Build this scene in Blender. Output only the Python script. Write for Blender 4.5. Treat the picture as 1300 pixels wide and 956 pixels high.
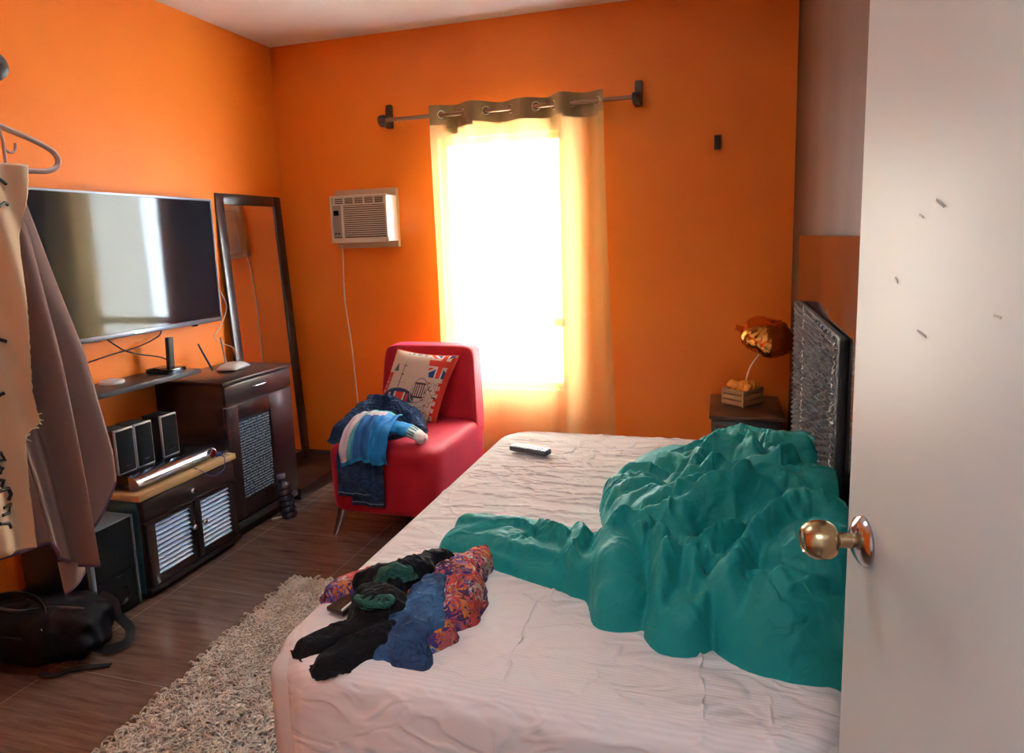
import bpy, bmesh, math, random
import numpy as np
from mathutils import Vector, Matrix, noise

for _o in list(bpy.data.objects):
    bpy.data.objects.remove(_o)
SC = bpy.context.scene
COL = SC.collection
PI = math.pi
random.seed(7)

# ------------------------------------------------------------------ camera
cd = bpy.data.cameras.new('camera'); cam = bpy.data.objects.new('camera', cd); COL.objects.link(cam)
_y, _p, _r = math.radians(-17.2), math.radians(8.3), math.radians(-1.81)
_f = Vector((math.sin(_y) * math.cos(_p), math.cos(_y) * math.cos(_p), -math.sin(_p)))
_r0 = Vector((math.cos(_y), -math.sin(_y), 0)); _u0 = _r0.cross(_f)
_R = math.cos(_r) * _r0 + math.sin(_r) * _u0; _U = -math.sin(_r) * _r0 + math.cos(_r) * _u0
cam.matrix_world = Matrix(((_R.x, _U.x, -_f.x, 0), (_R.y, _U.y, -_f.y, 0), (_R.z, _U.z, -_f.z, 1.45), (0, 0, 0, 1)))
cd.sensor_width = 36; cd.sensor_fit = 'HORIZONTAL'; cd.lens = 870 / 1300 * 36
cd.shift_y = -45 / 1300; cd.clip_start = 0.02
SC.camera = cam

# ------------------------------------------------------------------ light and exposure
SC.view_settings.view_transform = 'Standard'; SC.view_settings.look = 'None'
SC.view_settings.exposure = 0.42; SC.view_settings.gamma = 1.0
SC.view_settings.use_curve_mapping = False
W = bpy.data.worlds.new('world'); SC.world = W; W.use_nodes = True
WB = W.node_tree.nodes['Background']
WB.inputs['Color'].default_value = (0.78, 0.90, 1.0, 1); WB.inputs['Strength'].default_value = 38.0

def area(name, loc, direction, sx, sy, power=0, col=(1, 1, 1), portal=False):
    l = bpy.data.lights.new(name, 'AREA'); l.shape = 'RECTANGLE'; l.size = sx; l.size_y = sy
    l.energy = power; l.color = col
    o = bpy.data.objects.new(name, l); COL.objects.link(o); o.location = loc
    o.rotation_euler = Vector(direction).to_track_quat('-Z', 'Y').to_euler()
    if portal: l.cycles.is_portal = True
    return o
area('window_portal', (-1.25, 4.06, 1.31), (0, -1, 0), 0.76, 1.52, portal=True)
area('hall_fill_light', (-0.1, -1.0, 2.63), (0, 0, -1), 0.9, 0.9, power=27, col=(0.78, 0.89, 1.0))  # added fill from behind the camera, its source is unseen
area('room_fill_light', (-1.25, 1.55, 2.66), (0, 0, -1), 0.5, 0.5, power=7, col=(0.9, 0.95, 1.0))  # added fill from overhead, no such lamp is known here

# ------------------------------------------------------------------ materials
def mat(name, col, rough=.5, metal=0, spec=.5, bump=None, var=None, sheen=0, coat=0, trans=0, extra=None, bump_dist=.01):
    m = bpy.data.materials.new(name); m.use_nodes = True
    nt = m.node_tree; b = nt.nodes['Principled BSDF']
    b.inputs['Base Color'].default_value = (*col, 1); b.inputs['Roughness'].default_value = rough
    b.inputs['Metallic'].default_value = metal; b.inputs['Specular IOR Level'].default_value = spec
    b.inputs['Sheen Weight'].default_value = sheen; b.inputs['Coat Weight'].default_value = coat
    b.inputs['Transmission Weight'].default_value = trans
    tc = nt.nodes.new('ShaderNodeTexCoord')
    if var:   # (scale, second colour, low, high, stretch)
        sc, c2, lo, hi = var[:4]; st = var[4] if len(var) > 4 else (1, 1, 1)
        mp = nt.nodes.new('ShaderNodeMapping'); mp.inputs['Scale'].default_value = st
        nt.links.new(tc.outputs['Object'], mp.inputs[0])
        n = nt.nodes.new('ShaderNodeTexNoise'); n.inputs['Scale'].default_value = sc; n.inputs['Detail'].default_value = 6
        nt.links.new(mp.outputs[0], n.inputs['Vector'])
        r = nt.nodes.new('ShaderNodeMapRange'); r.inputs['From Min'].default_value = lo; r.inputs['From Max'].default_value = hi
        nt.links.new(n.outputs[0], r.inputs[0])
        mx = nt.nodes.new('ShaderNodeMix'); mx.data_type = 'RGBA'
        mx.inputs['A'].default_value = (*col, 1); mx.inputs['B'].default_value = (*c2, 1)
        nt.links.new(r.outputs[0], mx.inputs['Factor']); nt.links.new(mx.outputs['Result'], b.inputs['Base Color'])
    if bump:  # (scale, strength, stretch)
        sc, s = bump[:2]; st = bump[2] if len(bump) > 2 else (1, 1, 1)
        mp = nt.nodes.new('ShaderNodeMapping'); mp.inputs['Scale'].default_value = st
        nt.links.new(tc.outputs['Object'], mp.inputs[0])
        n = nt.nodes.new('ShaderNodeTexNoise'); n.inputs['Scale'].default_value = sc; n.inputs['Detail'].default_value = 4
        nt.links.new(mp.outputs[0], n.inputs['Vector'])
        bp = nt.nodes.new('ShaderNodeBump'); bp.inputs['Strength'].default_value = s; bp.inputs['Distance'].default_value = bump_dist
        nt.links.new(n.outputs[0], bp.inputs['Height']); nt.links.new(bp.outputs[0], b.inputs['Normal'])
    if extra: extra(nt, b, tc)
    return m

def creases(m, scale=9, dist=.012, strength=.8, stretch=(1, 1, 1)):
    """fine sharp folds: bump made of two ridged noises, added to a cloth material"""
    nt = m.node_tree; b = nt.nodes['Principled BSDF']; tc = nt.nodes.new('ShaderNodeTexCoord')
    mp = nt.nodes.new('ShaderNodeMapping'); mp.inputs['Scale'].default_value = stretch; nt.links.new(tc.outputs['Object'], mp.inputs[0])
    prev = None
    for i, (s, w) in enumerate(((scale, 1.0), (scale * 2.7, .4))):
        n = nt.nodes.new('ShaderNodeTexNoise'); n.inputs['Scale'].default_value = s; n.inputs['Detail'].default_value = 1.5; n.inputs['Distortion'].default_value = .9
        nt.links.new(mp.outputs[0], n.inputs['Vector'])
        a = nt.nodes.new('ShaderNodeMath'); a.operation = 'SUBTRACT'; a.inputs[1].default_value = .5; nt.links.new(n.outputs[0], a.inputs[0])
        c = nt.nodes.new('ShaderNodeMath'); c.operation = 'ABSOLUTE'; nt.links.new(a.outputs[0], c.inputs[0])
        d = nt.nodes.new('ShaderNodeMapRange'); d.inputs['From Min'].default_value = 0; d.inputs['From Max'].default_value = .16; d.inputs['To Min'].default_value = w; d.inputs['To Max'].default_value = 0; d.interpolation_type = 'SMOOTHERSTEP'
        nt.links.new(c.outputs[0], d.inputs[0])
        if prev:
            e = nt.nodes.new('ShaderNodeMath'); e.operation = 'ADD'; nt.links.new(prev.outputs[0], e.inputs[0]); nt.links.new(d.outputs[0], e.inputs[1]); prev = e
        else: prev = d
    bp = nt.nodes.new('ShaderNodeBump'); bp.inputs['Strength'].default_value = strength; bp.inputs['Distance'].default_value = dist
    nt.links.new(prev.outputs[0], bp.inputs['Height'])
    old = b.inputs['Normal'].links[0].from_socket if b.inputs['Normal'].links else None
    if old: nt.links.new(old, bp.inputs['Normal'])
    nt.links.new(bp.outputs[0], b.inputs['Normal']); return m
M = {}
M['orange'] = mat('orange wall paint', (0.84, 0.210, 0.014), .5, spec=.35, var=(1.6, (0.78, 0.170, 0.010), .35, .7), bump=(60, .25), bump_dist=.003)
M['ceiling'] = mat('ceiling paint', (0.84, 0.83, 0.81), .8, var=(2, (0.78, .76, .74), .3, .7))
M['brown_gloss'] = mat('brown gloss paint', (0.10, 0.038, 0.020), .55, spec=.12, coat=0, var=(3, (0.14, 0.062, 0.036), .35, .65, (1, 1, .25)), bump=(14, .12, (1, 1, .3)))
M['board_gloss'] = mat('glossy dark board', (0.022, 0.012, 0.010), .13, spec=.9, coat=.6)
M['door'] = mat('door paint', (0.60, 0.65, 0.65), .42, spec=.5, var=(3, (0.55, 0.595, 0.59), .4, .75), bump=(9, .06))
M['black_wood'] = mat('espresso wood', (0.016, 0.010, 0.012), .32, spec=.6, coat=.15, var=(5, (0.035, 0.020, 0.020), .4, .8, (1, .2, 4)), bump=(40, .08, (1, .2, 3)))
M['black_matt'] = mat('black matt', (0.012, 0.012, 0.014), .6)
M['black_gloss'] = mat('black gloss', (0.008, 0.008, 0.010), .12, spec=.6)
M['shelf'] = mat('dark grey shelf laminate', (0.035, 0.036, 0.045), .4, bump=(60, .1, (1, .1, 1)))
M['pine'] = mat('pale wooden top', (0.55, 0.36, 0.18), .45, var=(4, (0.42, 0.26, 0.12), .35, .7, (6, .4, 6)))
M['teal_side'] = mat('painted side panel', (0.025, 0.085, 0.115), .35)
M['chrome'] = mat('chrome', (0.75, 0.76, 0.8), .12, metal=1)
M['silver'] = mat('brushed silver', (0.45, 0.56, 0.74), .25, metal=1)
M['silver_plastic'] = mat('silver plastic', (0.50, 0.53, 0.60), .3, metal=.4)
M['louvre'] = mat('pale blue louvre', (0.34, 0.55, 0.88), .28, spec=.6)
M['brass'] = mat('satin brass', (0.48, 0.34, 0.19), .26, metal=1)
M['nickel'] = mat('nickel', (0.5, 0.48, 0.5), .18, metal=1)
M['white_plastic'] = mat('white plastic', (0.75, 0.77, 0.8), .35)
M['cream_plastic'] = mat('cream plastic', (0.72, 0.66, 0.55), .45)
M['grey_plastic'] = mat('grey plastic', (0.33, 0.32, 0.32), .45)
M['grille'] = mat('speaker grille', (0.007, 0.008, 0.011), .85, spec=.15, bump=(420, .9))
M['screen'] = mat('screen glass', (0.010, 0.011, 0.016), .06, spec=.22)
M['mirror'] = mat('mirror glass', (0.86, 0.87, 0.86), .01, metal=1)
M['plinth'] = mat('dark plinth', (0.03, 0.014, 0.012), .3)
M['white_cable'] = mat('white cable', (0.72, 0.68, 0.62), .5)
M['rod'] = mat('dull metal rod', (0.30, 0.17, 0.10), .35, metal=.7)
M['dark_wood'] = mat('dark carved wood', (0.045, 0.022, 0.014), .5, bump=(40, .3))

def floor_nodes(nt, b, tc):
    # wood-look tiles: long planks running across, thin pale joints every 0.62 m along the room
    sep = nt.nodes.new('ShaderNodeSeparateXYZ'); nt.links.new(tc.outputs['Object'], sep.inputs[0])
    mp = nt.nodes.new('ShaderNodeMapping'); mp.inputs['Scale'].default_value = (1.2, 14, 1)
    nt.links.new(tc.outputs['Object'], mp.inputs[0])
    n = nt.nodes.new('ShaderNodeTexNoise'); n.inputs['Scale'].default_value = 3.2; n.inputs['Detail'].default_value = 8; n.inputs['Roughness'].default_value = .65
    nt.links.new(mp.outputs[0], n.inputs['Vector'])
    cr = nt.nodes.new('ShaderNodeValToRGB'); e = cr.color_ramp.elements
    e[0].position = .32; e[0].color = (0.085, 0.046, 0.034, 1); e[1].position = .72; e[1].color = (0.19, 0.118, 0.092, 1)
    nt.links.new(n.outputs[0], cr.inputs[0])
    br = nt.nodes.new('ShaderNodeTexBrick'); br.offset = 0; br.inputs['Scale'].default_value = 1.0
    br.inputs['Brick Width'].default_value = 0.6; br.inputs['Row Height'].default_value = 0.6
    br.inputs['Mortar Size'].default_value = 0.0014; br.inputs['Mortar Smooth'].default_value = .2
    br.inputs['Color1'].default_value = (0, 0, 0, 1); br.inputs['Color2'].default_value = (.35, .35, .35, 1); br.inputs['Mortar'].default_value = (1, 1, 1, 1)
    m2 = nt.nodes.new('ShaderNodeMapping'); m2.inputs['Location'].default_value = (2.249 + .6, .13, 0)
    nt.links.new(tc.outputs['Object'], m2.inputs[0]); nt.links.new(m2.outputs[0], br.inputs['Vector'])
    mx = nt.nodes.new('ShaderNodeMix'); mx.data_type = 'RGBA'; mx.inputs['B'].default_value = (0.30, 0.25, 0.21, 1)
    nt.links.new(br.outputs['Fac'], mx.inputs['Factor']); nt.links.new(cr.outputs[0], mx.inputs['A'])
    nt.links.new(mx.outputs['Result'], b.inputs['Base Color'])
    bp = nt.nodes.new('ShaderNodeBump'); bp.inputs['Strength'].default_value = .12; bp.inputs['Distance'].default_value = .004
    nt.links.new(n.outputs[0], bp.inputs['Height']); nt.links.new(bp.outputs[0], b.inputs['Normal'])
M['floor'] = mat('wood-look floor tile', (0.1, 0.05, 0.03), .17, spec=.6, extra=floor_nodes)

# ------------------------------------------------------------------ mesh helpers
def box(bm, x0, x1, y0, y1, z0, z1, bev=0., seg=2, mi=0, T=None):
    r = bmesh.ops.create_cube(bm, size=1); vs = r['verts']
    for v in vs: v.co = Vector(((x0 + x1) / 2 + v.co.x * (x1 - x0), (y0 + y1) / 2 + v.co.y * (y1 - y0), (z0 + z1) / 2 + v.co.z * (z1 - z0)))
    fs = set(f for v in vs for f in v.link_faces)
    if bev > 0:
        es = list(set(e for v in vs for e in v.link_edges))
        rr = bmesh.ops.bevel(bm, geom=es, offset=bev, segments=seg, affect='EDGES', profile=.5)
        vs = list(set(v for f in rr['faces'] for v in f.verts) | set(v for v in vs if v.is_valid))
        fs = set(f for v in vs for f in v.link_faces)
    if T: bmesh.ops.transform(bm, matrix=T, verts=vs)
    for f in fs: f.material_index = mi
    return vs

def tube(bm, pts, r, n=10, mi=0, cap=True, closed=False, flat=None):
    """swept tube; r a number or list; flat=(axis vector, ratio) squashes it"""
    pts = [Vector(p) for p in pts]; N = len(pts)
    rs = r if hasattr(r, '__len__') else [r] * N
    rings = []; up = None
    for i, p in enumerate(pts):
        a = pts[(i - 1) % N] if (closed or i > 0) else p
        c = pts[(i + 1) % N] if (closed or i < N - 1) else p
        t = (c - a).normalized() if (c - a).length > 1e-9 else Vector((0, 0, 1))
        if up is None:
            up = Vector((0, 0, 1)) if abs(t.z) < .9 else Vector((1, 0, 0))
        up = (up - t * up.dot(t)).normalized(); s = t.cross(up)
        ring = []
        for k in range(n):
            a_ = 2 * PI * k / n
            ring.append(bm.verts.new(p + (math.cos(a_) * up * (flat if flat else 1) + math.sin(a_) * s) * rs[i]))
        rings.append(ring)
    M_ = N if closed else N - 1
    for i in range(M_):
        A, B = rings[i], rings[(i + 1) % N]
        for k in range(n):
            f = bm.faces.new((A[k], A[(k + 1) % n], B[(k + 1) % n], B[k])); f.material_index = mi
    if cap and not closed:
        for R_, fl in ((rings[0], True), (rings[-1], False)):
            f = bm.faces.new(R_[::-1] if fl else R_); f.material_index = mi

def lathe(bm, prof, origin=(0, 0, 0), axis=(0, 0, 1), n=28, mi=0):
    """prof: list of (radius, height along axis)"""
    q = Vector((0, 0, 1)).rotation_difference(Vector(axis).normalized()); o = Vector(origin); rings = []
    for r, h in prof:
        if r < 1e-6: rings.append([bm.verts.new(o + q @ Vector((0, 0, h)))])
        else: rings.append([bm.verts.new(o + q @ Vector((r * math.cos(2 * PI * k / n), r * math.sin(2 * PI * k / n), h))) for k in range(n)])
    for A, B in zip(rings, rings[1:]):
        for k in range(n):
            if len(A) == 1 and len(B) == 1: continue
            if len(A) == 1: f = bm.faces.new((A[0], B[(k + 1) % n], B[k]))
            elif len(B) == 1: f = bm.faces.new((A[k], A[(k + 1) % n], B[0]))
            else: f = bm.faces.new((A[k], A[(k + 1) % n], B[(k + 1) % n], B[k]))
            f.material_index = mi

def prism(bm, poly, a, b, axis='x', mi=0, bev=0):
    """extrude a 2-D polygon between a and b along an axis"""
    def P(u, v, w):
        return Vector((w, u, v)) if axis == 'x' else Vector((u, w, v)) if axis == 'y' else Vector((u, v, w))
    A = [bm.verts.new(P(u, v, a)) for u, v in poly]; B = [bm.verts.new(P(u, v, b)) for u, v in poly]
    fs = [bm.faces.new(A[::-1]), bm.faces.new(B)]
    n = len(poly)
    for i in range(n): fs.append(bm.faces.new((A[i], A[(i + 1) % n], B[(i + 1) % n], B[i])))
    bmesh.ops.recalc_face_normals(bm, faces=fs)
    for f in fs: f.material_index = mi
    if bev:
        es = list(set(e for f in fs for e in f.edges))
        bmesh.ops.bevel(bm, geom=es, offset=bev, segments=2, affect='EDGES')

def smooth_path(pts, n=8):
    pts = [Vector(p) for p in pts]; out = []
    for i in range(len(pts) - 1):
        p0 = pts[max(i - 1, 0)]; p1 = pts[i]; p2 = pts[i + 1]; p3 = pts[min(i + 2, len(pts) - 1)]
        for k in range(n):
            t = k / n
            out.append(.5 * ((2 * p1) + (p2 - p0) * t + (2 * p0 - 5 * p1 + 4 * p2 - p3) * t * t + (3 * p1 - p0 - 3 * p2 + p3) * t ** 3))
    out.append(pts[-1]); return out

def tag(o, label=None, cat=None, group=None, kind=None):
    if label: o['label'] = label
    if cat: o['category'] = cat
    if group: o['group'] = group
    if kind: o['kind'] = kind
    return o

def obj(name, bm, m, parent=None, smooth=True, ang=38, label=None, loc=None):
    me = bpy.data.meshes.new(name)
    if isinstance(bm, bmesh.types.BMesh):
        bmesh.ops.recalc_face_normals(bm, faces=bm.faces)
        bm.to_mesh(me); bm.free()
    else: me = bm
    for x in (m if isinstance(m, (list, tuple)) else [m]): me.materials.append(M[x] if isinstance(x, str) else x)
    if smooth and len(me.polygons):
        me.shade_smooth(); me.set_sharp_from_angle(angle=math.radians(ang))
    o = bpy.data.objects.new(name, me); COL.objects.link(o)
    if parent is not None:
        o.parent = parent
        # parts are modelled in world coordinates: take the thing's transform back out
        o.matrix_parent_inverse = world_of(parent).inverted()
    if label: o['label'] = label
    return o

def world_of(o):
    m = Matrix.LocRotScale(o.location, o.rotation_euler, o.scale)
    return (world_of(o.parent) @ o.matrix_parent_inverse @ m) if o.parent else m

def thing(name, label, cat, loc=(0, 0, 0), group=None):
    o = bpy.data.objects.new(name, None); COL.objects.link(o); o.location = loc; o.empty_display_size = .1
    return tag(o, label, cat, group)

def struct(name, bm, m, parent=None, **k):
    o = obj(name, bm, m, parent, **k)
    if parent is None: o['kind'] = 'structure'
    return o
NB = bmesh.new
def BX(*a, **k):
    bm = NB(); box(bm, *a, **k); return bm

def grid_mesh(name, P, uv=True, mask=None, close_u=False):
    n, m = P.shape[:2]
    idx = np.arange(n * m).reshape(n, m)
    if close_u:
        a = idx[:, :-1]; b = idx[:, 1:]; c = np.roll(idx, -1, 0)[:, 1:]; d = np.roll(idx, -1, 0)[:, :-1]
    else:
        a = idx[:-1, :-1]; b = idx[:-1, 1:]; c = idx[1:, 1:]; d = idx[1:, :-1]
    F = np.stack([a, d, c, b], -1).reshape(-1, 4)
    V = P.reshape(-1, 3)
    uu, vv = np.meshgrid(np.linspace(0, 1, n), np.linspace(0, 1, m), indexing='ij')
    UV = np.stack([uu, vv], -1).reshape(-1, 2)
    if mask is not None:
        keep = mask.reshape(-1)[F].all(1); F = F[keep]
        used = np.zeros(len(V), bool); used[F.reshape(-1)] = True
        mp = np.cumsum(used) - 1; F = mp[F]; V = V[used]; UV = UV[used]
    me = bpy.data.meshes.new(name)
    me.from_pydata(V.tolist(), [], F.tolist())
    if uv:
        l = me.uv_layers.new(name='UVMap'); l.data.foreach_set('uv', UV[F.reshape(-1)].reshape(-1).astype(np.float32))
    me.update(); return me

def fabric(o, thick=.004, sub=0, offset=0):
    md = o.modifiers.new('solid', 'SOLIDIFY'); md.thickness = thick; md.offset = offset
    if sub:
        s = o.modifiers.new('sub', 'SUBSURF'); s.levels = sub; s.render_levels = sub
    return o

# ------------------------------------------------------------------ room shell
XL, XR, YB, YF, ZC = -2.74, 0.35, 3.9, 0.17, 2.70
struct('floor', BX(XL - .1, XR + .1, -2.2, YB + .15, -.06, 0), 'floor')
struct('ceiling', BX(XL - .1, XR + .1, YF - .12, YB + .15, ZC, ZC + .08), 'ceiling')
struct('wall_left', BX(XL - .12, XL, YF - .12, YB + .15, 0, ZC), 'orange')
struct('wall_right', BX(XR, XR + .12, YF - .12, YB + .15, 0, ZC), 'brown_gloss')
# back wall with the window opening
WX0, WX1, WZ0, WZ1 = -1.63, -0.875, 0.56, 2.06
bm = NB()
box(bm, XL, WX0, YB, YB + .15, 0, ZC); box(bm, WX1, XR, YB, YB + .15, 0, ZC)
box(bm, WX0, WX1, YB, YB + .15, 0, WZ0); box(bm, WX0, WX1, YB, YB + .15, WZ1, ZC)
# small crack left of the right corner
struct('wall_back', bm, 'orange', smooth=False)
bm = NB()
box(bm, XL, -.62, YF - .12, YF, 0, ZC); box(bm, -.62, XR, YF - .12, YF, 2.1, ZC)
struct('wall_front', bm, 'orange', smooth=False)
# hall behind the camera
bm = NB()
box(bm, -1.5, -1.4, -2.2, YF - .12, 0, 2.7); box(bm, 1.0, 1.1, -2.2, YF - .12, 0, 2.7)
box(bm, -1.5, 1.1, -2.3, -2.2, 0, 2.7); box(bm, -1.5, 1.1, -2.3, YF - .12, 2.7, 2.78)
box(bm, XR + .02, 1.1, YF - .14, YF - .12 + .1, 0, 2.7)
struct('wall_hall', bm, 'ceiling', smooth=False)
struct('floor_hall', BX(XR + .1, 1.1, -2.2, .05, -.06, 0), 'floor')
# skirting of the same dark tile
struct('baseboard_left', BX(XL, XL + .012, YF, YB, 0, .095, bev=.002), 'floor')
struct('baseboard_back', BX(XL + .012, XR, YB - .012, YB, 0, .095, bev=.002), 'floor')
# window: frame, mullions, panes
bm = NB()
y0, y1 = YB + .06, YB + .10
for a in ((WX0, WX0 + .035, WZ0, WZ1), (WX1 - .035, WX1, WZ0, WZ1), (WX0, WX1, WZ0, WZ0 + .035), (WX0, WX1, WZ1 - .035, WZ1), (WX0, WX1, .935, .985)):
    box(bm, a[0], a[1], y0, y1, a[2], a[3], bev=.003)
wf = struct('window_1', bm, mat('window frame', (.75, .6, .4), .4)); 
gl = mat('window glass', (1, 1, 1), 0.0, trans=1.0); gl.node_tree.nodes['Principled BSDF'].inputs['IOR'].default_value = 1.02
obj('window_pane', BX(WX0 + .035, WX1 - .035, YB + .078, YB + .082, .985, WZ1 - .035), gl, wf)
obj('window_pane', BX(WX0 + .035, WX1 - .035, YB + .078, YB + .082, WZ0 + .035, .935), gl, wf)

# the open door on the right, hinged by the right wall
DE = Vector((.176, 1.03, 0)); DH = Vector((.330, .181, 0)); dd = (DH - DE).normalized(); dn = Vector((dd.y, -dd.x, 0))
if dn.x > 0: dn = -dn         # dn points to the camera side (left)
def DT(u, w, z): return DE + dd * u + dn * w + Vector((0, 0, z))
TD = Matrix(((dd.x, dn.x, 0, DE.x), (dd.y, dn.y, 0, DE.y), (0, 0, 1, 0), (0, 0, 0, 1)))
LD = (DH - DE).length
door = struct('door_1', BX(0, LD, -.038, 0, .012, 2.06, bev=.002, T=TD), 'door')
kz, ku = 1.037, .062
bm = NB(); lathe(bm, [(0, 0), (.033, 0), (.034, .003), (.031, .008), (.022, .013), (.016, .016), (0, .016)], DT(ku, 0, kz), dn)
dk = obj('door_knob', bm, 'nickel', door, label='round nickel rosette and satin knob')
bm = NB(); lathe(bm, [(0, .012), (.0105, .012), (.010, .034), (.013, .037), (0, .037)], DT(ku, 0, kz), dn); obj('knob_neck', bm, 'brass', dk)
bm = NB(); lathe(bm, [(0, .036), (.012, .036), (.021, .040), (.0255, .047), (.0265, .055), (.0262, .060), (.0255, .066), (.022, .074), (.016, .080), (.0145, .0785), (.010, .0800), (0, .0803)], DT(ku, 0, kz), dn)
obj('knob_ball', bm, 'brass', dk)
bm = NB(); box(bm, -.002, .002, -.024, -.012, kz - .028, kz + .028, T=TD); obj('latch_plate', bm, 'nickel', door)
for z in (.25, 1.05, 1.85):
    bm = NB(); tube(bm, [DH + Vector((.0, .0, z)), DH + Vector((0, 0, z + .09))], .007); obj('hinge', bm, 'nickel', door)
# door scuffs: thin grey marks left on the paint
bm = NB()
for (u, z, l, a) in ((.215, 1.475, .018, .45), (.175, 1.463, .010, .3), (.19, 1.335, .02, .25), (.12, 1.39, .008, .6), (.33, 1.37, .012, .1)):
    T = TD @ Matrix.Translation((u, .0004, z)) @ Matrix.Rotation(a, 4, 'Y'); box(bm, -l / 2, l / 2, 0, .0006, -.0012, .0012, T=T)
obj('scuff_marks', bm, mat('grey scuff', (.46, .45, .44), .6), door)

# ------------------------------------------------------------------ headboard on the right wall
hb = thing('headboard', 'tall glossy dark headboard board on brown wall behind teal comforter with studded grey pad', 'headboard', (XR, 2.25, 0))
obj('backing_board', BX(XR - .024, XR - .002, 1.22, 3.33, .0, 1.435, bev=.003), 'board_gloss', hb)
def pad_h(u, v):   # u along y 0..1, v along z 0..1
    return 0
bm = NB(); box(bm, XR - .048, XR - .024, 1.995, 3.13, .42, 1.165, bev=.008, seg=3)
pad = obj('padded_panel', bm, mat('black quilted fabric', (0.03, 0.03, 0.034), .6, bump=(60, .4)), hb)
M['tinsel'] = mat('silver tinsel', (.6, .6, .58), .3, metal=.9)
# rows of puffed quilting with silver thread ridges
bm = NB(); rnd = random.Random(3)
ny, nz = 30, 34
for i in range(ny):
    for j in range(nz):
        y = 2.005 + (i + .5) * 1.115 / ny; z = .43 + (j + .5) * .725 / nz + (i % 2) * .008
        L = .018 + rnd.random() * .012; a = .75 + rnd.uniform(-.25, .25); x = XR - .050
        d = Vector((0, math.cos(a), math.sin(a))) * L / 2; c = Vector((x, y, z))
        tube(bm, [c - d, c + Vector((-.007, 0, 0)), c + d], [.0022, .0058, .0022], n=5)
obj('silver_thread_quilting', bm, mat('pewter thread', (0.21, 0.20, 0.21), .38, metal=.5), pad)
for y in (2.02, 2.76):
    bm = NB()
    for j in range(60):
        z = .43 + j * .0122; a = rnd.uniform(0, 6.28); L = rnd.uniform(.012, .03); c = Vector((XR - .054, y + rnd.uniform(-.012, .012), z))
        d = Vector((-.2 * abs(math.sin(a)), math.cos(a), math.sin(a))) * L; tube(bm, [c, c + d * .5 + Vector((-.004, 0, 0)), c + d], .0016, n=4)
    obj('tinsel_seam', bm, 'tinsel', pad)

# ------------------------------------------------------------------ added ceiling lamp, out of view
# (made-up round fitting that goes with the added room fill light)
cl = thing('added_ceiling_lamp', 'added flat round white lamp on the ceiling, out of view', 'lamp', (-1.25, 1.55, 2.70))
bm = NB(); lathe(bm, [(0, 2.70), (.16, 2.70), (.16, 2.685), (0, 2.685)], (-1.25, 1.55, 0)); obj('added_lamp_base', bm, 'white_plastic', cl)

# ------------------------------------------------------------------ television
tv = thing('television', 'large flat black television mounted on left orange wall above the shelf', 'television', (XL, 2.6, 1.4))
X0, X1 = XL, -2.69
obj('tv_body', BX(X0 + .012, X1, 2.02, 3.185, 1.06, 1.727, bev=.006), mat('tv casing', (.03, .032, .04), .35), tv)
obj('screen', BX(X1 - .001, X1 + .0015, 2.032, 3.173, 1.085, 1.716), 'screen', tv)
bm = NB(); box(bm, X1 - .002, X1 + .004, 2.02, 3.185, 1.06, 1.083, bev=.002); box(bm, X1 - .002, X1 + .003, 2.02, 3.185, 1.718, 1.727); box(bm, X1 - .002, X1 + .003, 3.175, 3.185, 1.08, 1.72); box(bm, X1 - .002, X1 + .003, 2.02, 2.03, 1.08, 1.72)
obj('bezel', bm, mat('steel blue bezel', (.16, .18, .23), .3, metal=.6), tv)
obj('brand_badge', BX(X1 + .003, X1 + .006, 2.58, 2.64, 1.068, 1.076), 'silver', tv)
obj('sensor_lug', BX(X1 - .01, X1 + .004, 2.965, 2.995, 1.052, 1.06), 'black_gloss', tv)
# cables under the television
bm = NB(); tube(bm, smooth_path([(XL + .02, 2.78, 1.06), (XL + .03, 2.74, 1.03), (XL + .03, 2.62, 1.0), (XL + .03, 2.45, .985), (XL + .03, 2.25, .96), (XL + .03, 2.05, .93), (XL + .03, 1.95, .85)]), .0035, n=6)
tag(obj('black_cable', bm, 'black_matt'), 'black cable sagging leftward under the television toward hanging towel', 'cable')
bm = NB(); tube(bm, smooth_path([(XL + .02, 2.45, 1.06), (XL + .035, 2.52, 1.0), (XL + .04, 2.6, .965), (XL + .05, 2.72, .93), (XL + .1, 2.74, .90), (XL + .125, 2.72, .876)]), .0035, n=6)
tag(obj('black_cable', bm, 'black_matt'), 'black cable crossing down from television to the black antenna box on shelf', 'cable')
bm = NB(); tube(bm, smooth_path([(XL + .02, 3.18, 1.26), (XL + .02, 3.24, 1.20), (XL + .02, 3.27, 1.12), (XL + .02, 3.2, 1.02), (XL + .02, 3.15, .97), (XL + .03, 3.19, .93), (XL + .1, 3.2, .90), (XL + .16, 3.16, .845)]), .003, n=6)
tag(obj('white_cable', bm, 'white_cable'), 'thin white cable looping from television edge down to white router', 'cable')

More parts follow.
